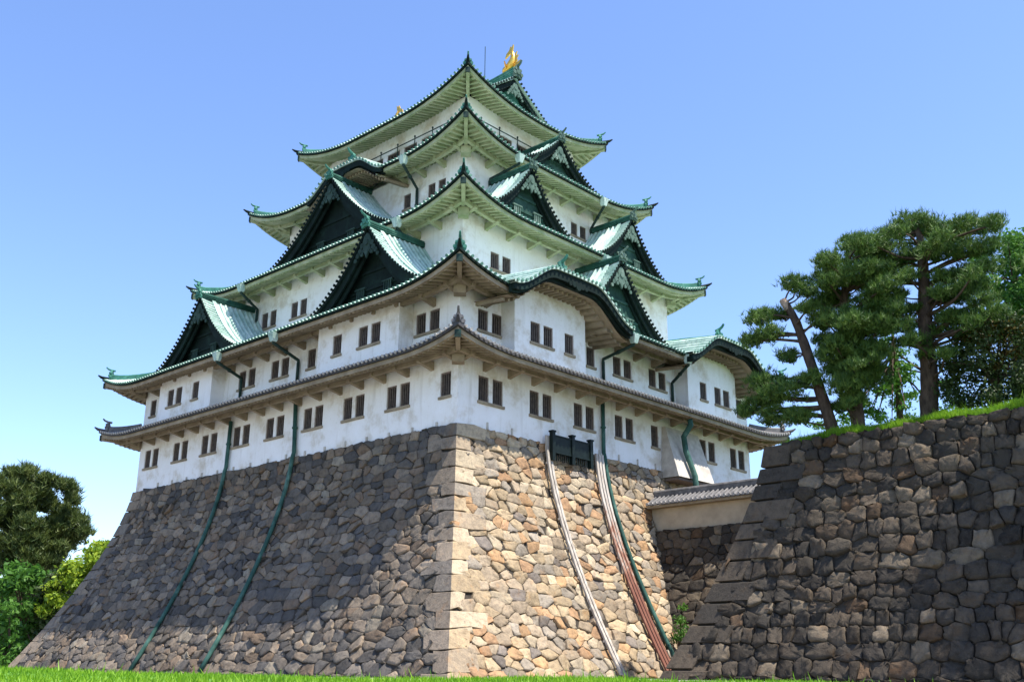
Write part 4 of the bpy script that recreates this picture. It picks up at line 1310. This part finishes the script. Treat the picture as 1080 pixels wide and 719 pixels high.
# ------------------------------------------------------------------ FOLIAGE
def tufts(P, ln, nn, wid, up=.6, rng=RNG):
    """needle tufts: nn thin triangles radiating from every point"""
    m = len(P)
    d = rng.normal(0, 1, (m, nn, 3)); d[..., 2] = np.abs(d[..., 2]) * .9 + up
    d /= np.linalg.norm(d, axis=2, keepdims=True)
    L = ln * rng.uniform(.6, 1.25, (m, nn, 1))
    s = np.cross(d, rng.normal(0, 1, (m, nn, 3))); s /= np.linalg.norm(s, axis=2, keepdims=True) + 1e-9
    b = P[:, None, :] + rng.normal(0, ln * .12, (m, nn, 3))
    V = np.stack([b - s * wid, b + s * wid, b + d * L], 2).reshape(-1, 3)
    F = np.arange(len(V)).reshape(-1, 3)
    t = np.repeat(np.clip(rng.normal(.45, .30, (m, 1)) + rng.normal(0, .12, (m, nn)), 0, 1).reshape(-1), 3)
    return V, F, np.stack([t, t, t], 1)

def leaves(P, size, rng=RNG):
    m = len(P); a = rng.normal(0, 1, (m, 3)); a /= np.linalg.norm(a, axis=1, keepdims=True)
    b = np.cross(a, rng.normal(0, 1, (m, 3))); b /= np.linalg.norm(b, axis=1, keepdims=True)
    s = (size * rng.uniform(.6, 1.3, (m, 1)))
    V = np.stack([P - a * s, P - b * s * .5, P + a * s, P + b * s * .5], 1).reshape(-1, 3)
    F = np.arange(4 * m).reshape(m, 4)
    t = np.repeat(np.clip(rng.normal(.45, .25, m), 0, 1), 4)
    return V, F, np.stack([t, t, t], 1)

def pad_points(c, r, n, flat, rng=RNG, shell=.55):
    d = rng.normal(0, 1, (n, 3)); d /= np.linalg.norm(d, axis=1, keepdims=True)
    rr = (shell + (1 - shell) * rng.uniform(0, 1, (n, 1))) ** 1.0
    lump = 1 + .36 * np.sin(d[:, :1] * 5 + c[0] * 3) * np.cos(d[:, 1:2] * 5 + c[1] * 3) + .15 * np.sin(d[:, 2:] * 9 + c[2])
    return np.array(c) + d * rr * lump * np.array([r, r, r * flat])

def pine(label, trunk, rads, pads, mat='pine', flat=.52, ln=.33, dens=95, nn=9, wid=.021, group=None, name='pine_tree', stub=False, depth=1.6, branch=True, cat='tree'):
    root = empty(name, tuple(trunk[0])); tag(root, label, cat, group)
    tb = MB(); tb.tube(smooth_path(trunk), np.interp(np.linspace(0, 1, len(smooth_path(trunk))), np.linspace(0, 1, len(rads)), rads), 9, .10)
    tr = tb.build('trunk', M['bark'], root, smooth=True)
    if stub:
        sb_ = MB(); t0, t1 = Vector(trunk[-2]), Vector(trunk[-1]); d = (t1 - t0).normalized()
        sb_.tube([t1 - d * .55, t1 - d * .1, t1 + d * .16], [rads[-1] * 1.12, rads[-1] * 1.2, rads[-1] * 1.05], 9, .06); sb_.build('broken_stub', M['bark_pale'], root)
    VV, FF, TT = [], [], []; off = 0
    TP = smooth_path(trunk)
    for (c, r) in pads:
        n = max(14, int(dens * r * r * 2.4))
        P = pad_points(c, r, n, flat, shell=.62)
        V, F, T = tufts(P, ln, nn, wid)
        if ln < .5:                       # upright spring candles on the upper side
            Pc = P[P[:, 2] > c[2] + r * flat * .35][::3]
            if len(Pc):
                h_ = RNG.uniform(.18, .42, len(Pc)); a_ = RNG.normal(0, 1, (len(Pc), 3)); a_[:, 2] = 0; a_ /= np.linalg.norm(a_, axis=1, keepdims=True)
                up_ = RNG.normal(0, .12, (len(Pc), 3)); up_[:, 2] = 1
                V2 = np.stack([Pc - a_ * .035, Pc + a_ * .035, Pc + up_ * h_[:, None]], 1).reshape(-1, 3)
                F = np.concatenate([F, np.arange(len(V2)).reshape(-1, 3) + len(V)]); V = np.concatenate([V, V2])
                T = np.concatenate([T, np.full((len(V2), 3), .95)])
        VV.append(V); FF.append(F + off); TT.append(T); off += len(V)
    fast_mesh('crown', np.concatenate(VV), np.concatenate(FF), M[mat], root, attr=np.concatenate(TT))
    if branch:
        for (c, r) in pads:
            c = Vector(c); best = min(TP, key=lambda p: (Vector(p) - c).length + max(0, p[2] - c.z + .2) * 1.5)
            b = Vector(best); mid = (b + c) / 2 + Vector((random.uniform(-.2, .2), random.uniform(-.25, .25), random.uniform(-.35, .25)))
            L = (c - b).length
            lb = MB(); lb.tube(smooth_path([b, mid, c - Vector((0, 0, r * .15))]), list(np.linspace(min(.13, .035 + L * .022), .025, len(smooth_path([b, mid, c])))), 6, .12)
            lb.build('limb', M['bark'], root, smooth=True)
    return root

def smooth_path(pts, k=5):
    pts = [Vector(p) for p in pts]; out = []
    for i in range(len(pts) - 1):
        p0, p1, p2, p3 = pts[max(i - 1, 0)], pts[i], pts[i + 1], pts[min(i + 2, len(pts) - 1)]
        for j in range(k):
            t = j / k
            out.append(.5 * ((2 * p1) + (p2 - p0) * t + (2 * p0 - 5 * p1 + 4 * p2 - p3) * t * t + (3 * p1 - p0 - 3 * p2 + p3) * t ** 3))
    out.append(pts[-1]); return out

def padlist(x, lst, spread, extra=2, sub=.62):
    """pads from picture positions on the plane X=x, each with neighbours in depth"""
    out = []
    for (px, py, pr) in lst:
        c = atx(px, py, x + random.uniform(-1.0, .5) * spread); r = pr * (c - CAM) @ fw / FOC
        out.append((tuple(c), r))
        for k in range(extra):
            dx = random.uniform(-1.9, .9) * spread
            c2 = atx(px + random.uniform(-.7, .7) * pr, py + random.uniform(-.4, .4) * pr, x + dx)
            out.append((tuple(c2), r * random.uniform(.55, .85)))
    return out

def onplane(x, l): return [tuple(atx(a, b, x)) for a, b in l]

# leaning pine at the rampart corner
xA = XR + 1.3
pine('leaning pine with a broken pale-topped trunk at the rampart corner', onplane(xA, [(880, 462), (868, 420), (850, 368), (838, 336), (827, 319)]), [.34, .30, .26, .22, .19],
     padlist(xA, [(838, 299, 15), (848, 306, 12), (803, 336, 17), (822, 332, 12), (793, 360, 13), (812, 352, 16), (808, 404, 20), (797, 430, 17), (826, 414, 22), (842, 440, 18), (818, 438, 16), (858, 400, 14), (866, 337, 15), (855, 325, 12), (830, 375, 12), (812, 420, 16)], 1.1, 1),
     stub=True, group='pines on the rampart')
xB = XR + 2.2
pine('dense dark middle pine with straight trunk on the rampart', onplane(xB, [(906, 458), (902, 420), (893, 380), (890, 330), (893, 280), (900, 262)]), [.36, .32, .27, .22, .14, .06],
     padlist(xB, [(882, 281, 18), (868, 292, 13), (903, 262, 18), (905, 294, 24), (880, 318, 18), (895, 335, 20), (920, 318, 20), (930, 345, 18), (906, 372, 22), (885, 388, 17), (892, 408, 18), (918, 398, 20), (925, 372, 16), (872, 360, 14), (912, 345, 20), (890, 360, 20), (935, 300, 16), (900, 420, 14), (876, 300, 16), (870, 340, 14), (878, 372, 16), (925, 335, 16), (938, 325, 14), (915, 390, 18), (898, 385, 18), (868, 318, 13), (925, 285, 16), (888, 430, 12)], 1.3, 2, .6), dens=95, group='pines on the rampart')
xC = XR + 3.4
pine('tallest pine, its long bare trunk rising above the others', onplane(xC, [(979, 452), (980, 400), (976, 345), (974, 290), (970, 250), (962, 232)]), [.46, .42, .36, .28, .18, .08],
     padlist(xC, [(959, 236, 20), (977, 240, 20), (1000, 246, 18), (1026, 240, 17), (1046, 240, 15), (923, 258, 17), (940, 248, 18), (900, 254, 15), (915, 272, 18), (950, 268, 20), (990, 266, 20), (1012, 262, 20), (1040, 262, 18), (958, 292, 14), (934, 282, 18), (996, 294, 16), (1018, 290, 17), (1042, 282, 15), (964, 328, 13), (955, 345, 13), (968, 360, 14), (950, 362, 10), (1012, 312, 17), (1035, 318, 16), (994, 350, 12), (1008, 335, 15), (1028, 335, 15), (1000, 372, 12), (1050, 330, 14), (985, 315, 12), (945, 312, 12), (925, 300, 14), (975, 375, 9), (940, 330, 14), (1020, 300, 18), (1032, 300, 14), (1000, 312, 16), (1015, 352, 16), (1040, 345, 16), (1002, 335, 15)], 1.5, 1, .6), dens=92, group='pines on the rampart')

pine('spreading pine added beyond the right edge, its boughs shading the rampart', [(XR + 1.6, -32.5, -2.2), (XR + 1.2, -32.2, .5), (XR + .4, -31.8, 2.5), (XR - .6, -31.5, 4.2)], [.4, .34, .25, .1],
     [((XR + random.uniform(-3.2, 1.5), -32.5 + random.uniform(-3.6, 3.4), random.uniform(1.0, 4.6)), random.uniform(.8, 1.25)) for k in range(34)], dens=60, group='pines on the rampart')  # added pine, out of view, placed to cast shade on the rampart face

def broadleaf(name, label, trunk, rads, pads, mat, size=.14, dens=520, flat=.8, bark='bark', shell=.35, second=None, cat='tree', group=None, rng=RNG):
    root = empty(name, tuple(trunk[0])); tag(root, label, cat, group)
    tb = MB(); sp = smooth_path(trunk); tb.tube(sp, np.interp(np.linspace(0, 1, len(sp)), np.linspace(0, 1, len(rads)), rads), 8, .08)
    tb.build('trunk', M[bark], root, smooth=True)
    for nm, mt, pp in (('crown', mat, pads),) + ((('new_leaves', second[0], second[1]),) if second else ()):
        VV, FF, TT = [], [], []; off = 0
        for (c, r) in pp:
            n = max(30, int(dens * r * r))
            V, F, T = leaves(pad_points(c, r, n, flat, shell=shell), size)
            VV.append(V); FF.append(F + off); TT.append(T); off += len(V)
        fast_mesh(nm, np.concatenate(VV), np.concatenate(FF), M[mt], root, attr=np.concatenate(TT))
    for (c, r) in pads[::2]:
        c = Vector(c); b = Vector(sp[int(len(sp) * random.uniform(.45, .85))])
        lb = MB(); lb.tube([b, (b + c) / 2 + Vector((0, 0, .2)), c], [.07, .05, .02], 5); lb.build('limb', M[bark], root)
    return root

xD = XR + 4.2
broadleaf('evergreen_tree', 'dense dark round evergreen with bronze-tipped leaves at the right', onplane(xD, [(1050, 445), (1050, 410), (1052, 380)]), [.3, .25, .12],
          padlist(xD, [(1005, 385, 18), (1000, 410, 18), (1018, 368, 18), (1030, 360, 22), (1055, 350, 24), (1080, 362, 24), (1020, 392, 24), (1048, 385, 30), (1078, 395, 28), (1015, 420, 20), (1042, 415, 26), (1070, 420, 26), (1095, 410, 30)], 1.2, 2),
          'leaf_dark', .10, 420, second=('leaf_bronze', padlist(xD, [(1028, 352, 14), (1050, 342, 16), (1070, 348, 15), (1040, 366, 12), (1062, 372, 12), (1082, 356, 14), (1035, 352, 12), (1045, 352, 14), (1060, 358, 13), (1075, 372, 12), (1050, 385, 10), (1020, 356, 10)], .9, 1)))
xE = XR + 9
broadleaf('maple_tree', 'light airy maple seen behind and between the pine trunks', onplane(xE, [(950, 455), (948, 420), (945, 380), (940, 340)]), [.22, .18, .12, .05],
          padlist(xE, [(935, 345, 14), (925, 365, 15), (948, 372, 15), (935, 392, 16), (952, 400, 16), (928, 412, 14), (945, 425, 15), (962, 418, 13), (918, 432, 12), (957, 440, 12), (1000, 405, 14), (1005, 425, 14), (915, 395, 14), (940, 410, 15), (925, 440, 13), (945, 445, 13), (910, 425, 13), (992, 435, 13), (935, 358, 13), (955, 388, 14), (890, 440, 12), (865, 448, 11)], 1.8, 2),
          'leaf', .11, 260, shell=.1, flat=.6)
xG = XR + 12
broadleaf('broadleaf_tree', 'bright green broadleaf tree behind the pines at the right edge', onplane(xG, [(1075, 440), (1075, 380), (1072, 330), (1070, 280)]), [.4, .34, .25, .1],
          padlist(xG, [(1070, 262, 20), (1090, 270, 24), (1058, 280, 18), (1075, 292, 22), (1095, 305, 24), (1062, 308, 18), (1040, 300, 16), (1078, 325, 20), (1100, 335, 24), (1030, 275, 14), (1075, 312, 20), (1055, 330, 16), (1060, 345, 16), (1085, 345, 20), (1070, 255, 14), (1085, 252, 14)], 2, 2),
          'leaf', .13, 300)
# shrub at the foot of the coping wall
pb = atx(718, 668, 13.5)
broadleaf('shrub', 'small bright green shrub in the shaded gap below the plaster wall', [tuple(pb - np.array([0, 0, .9])), tuple(pb)], [.05, .03],
          [(tuple(atx(718, 655, 13.2)), .55), (tuple(atx(722, 668, 13.0)), .5), (tuple(atx(714, 672, 13.2)), .5), (tuple(atx(720, 640, 13.6)), .35)], 'leaf', .09, 600, cat='shrub')

# trees on the left beyond the castle
def dpads(dist, lst, spread, extra=1):
    out = []
    for (px, py, pr) in lst:
        for k in range(1 + extra):
            c = atd(px + (random.uniform(-.6, .6) * pr if k else 0), py + (random.uniform(-.5, .5) * pr if k else 0), dist + random.uniform(-1, 1) * spread)
            r = pr * ((c - CAM) @ fw) / FOC * (1 if k == 0 else random.uniform(.6, .9)); out.append((tuple(c), r))
    return out
def dpath(dist, l):
    P = [tuple(atd(a, b, dist)) for a, b in l]; P[0] = (P[0][0], P[0][1], ZB); return P
pine('tall dark conifer with layered ragged crown at the far left', dpath(112, [(38, 705), (38, 640), (36, 570), (34, 500)]), [.6, .5, .35, .1],
     dpads(112, [(30, 498, 11), (12, 500, 10), (50, 508, 12), (68, 512, 12), (8, 520, 14), (28, 520, 15), (48, 532, 15), (70, 540, 14), (84, 552, 11), (10, 548, 16), (30, 552, 16), (55, 560, 15), (78, 568, 13), (88, 562, 8), (12, 578, 16), (36, 582, 16), (58, 584, 14), (-12, 540, 20), (-15, 570, 20), (76, 528, 9), (-10, 505, 14), (20, 508, 12), (40, 520, 13), (20, 535, 14), (62, 548, 14), (40, 565, 15), (22, 565, 15), (66, 575, 14), (25, 592, 16), (48, 598, 15), (5, 595, 16)], 3, 2),
     mat='conifer', flat=.58, ln=.7, dens=27, nn=9, wid=.05, name='conifer_tree', branch=False)
broadleaf('broadleaf_tree', 'fresh green leafy tree below the dark conifer at far left', dpath(104, [(20, 705), (20, 670), (22, 630)]), [.3, .25, .1],
          dpads(104, [(20, 612, 16), (5, 622, 16), (40, 620, 14), (30, 640, 18), (10, 650, 18), (48, 650, 16), (25, 672, 18), (5, 680, 16), (-15, 640, 22), (45, 676, 14), (15, 600, 14), (35, 606, 13), (55, 610, 10), (20, 690, 16), (40, 694, 14), (0, 695, 16)], 3, 2), 'leaf', .27, 110, shell=.15)
broadleaf('broadleaf_tree', 'yellow-green leafy tree just behind the castle base edge', dpath(100, [(95, 705), (95, 670), (92, 630)]), [.3, .25, .1],
          dpads(100, [(98, 590, 12), (84, 598, 12), (70, 605, 11), (104, 602, 12), (60, 618, 11), (80, 615, 13), (98, 618, 14), (66, 634, 10), (86, 632, 12), (114, 596, 10), (55, 628, 12), (52, 642, 12), (70, 648, 12), (78, 636, 13), (100, 632, 12), (112, 578, 9), (118, 588, 9), (92, 604, 13), (102, 578, 11), (72, 598, 12), (64, 610, 12), (72, 612, 11), (108, 585, 9), (90, 625, 12)], 2, 2), 'leaf_yellow', .22, 170, shell=.15)
broadleaf('broadleaf_tree', 'shadowy dark green tree under the yellow-green one', dpath(101.5, [(62, 706), (62, 680), (64, 650)]), [.3, .25, .1],
          dpads(101.5, [(62, 645, 12), (50, 622, 14), (44, 640, 14), (58, 612, 12), (78, 648, 13), (95, 642, 13), (50, 662, 14), (72, 668, 14), (90, 660, 14), (58, 684, 13), (40, 690, 12), (75, 690, 10), (80, 680, 12), (60, 672, 13), (30, 698, 12), (50, 700, 12)], 2, 2), 'leaf_dark', .25, 140, shell=.15)
broadleaf('bush', 'low pale green bush at the lower left corner by the grass', dpath(92, [(10, 706), (10, 690)]), [.1, .05],
          dpads(92, [(8, 640, 10), (0, 655, 12), (15, 660, 10), (6, 678, 13), (-10, 670, 14), (24, 682, 9), (15, 692, 9), (5, 698, 10), (28, 698, 8), (-12, 690, 14)], 2, 2), 'leaf', .22, 150, cat='bush')

n = 26000                                # wood closing the view behind the left trees
az = RNG.uniform(-60, 175, n); hh = RNG.uniform(0, 1, n) ** .8
top = 606 + 10 * np.sin(az * .11) + 7 * np.sin(az * .31 + 1) + 4 * np.sin(az * .73)
Pw = np.array([atd(a, 706 - (706 - t) * h * random.uniform(.85, 1.06), 150 + random.uniform(-7, 7)) for a, t, h in zip(az, top, hh)])
Vw, Fw, Tw = leaves(Pw, .42)
wd = fast_mesh('woodland', Vw, Fw, M['leaf_dark'], attr=Tw); tag(wd, 'dark green woodland closing the view behind the trees at far left', 'woodland', kind='stuff')
print('objects', len(bpy.data.objects), 'faces', sum(len(m.polygons) for m in bpy.data.meshes))
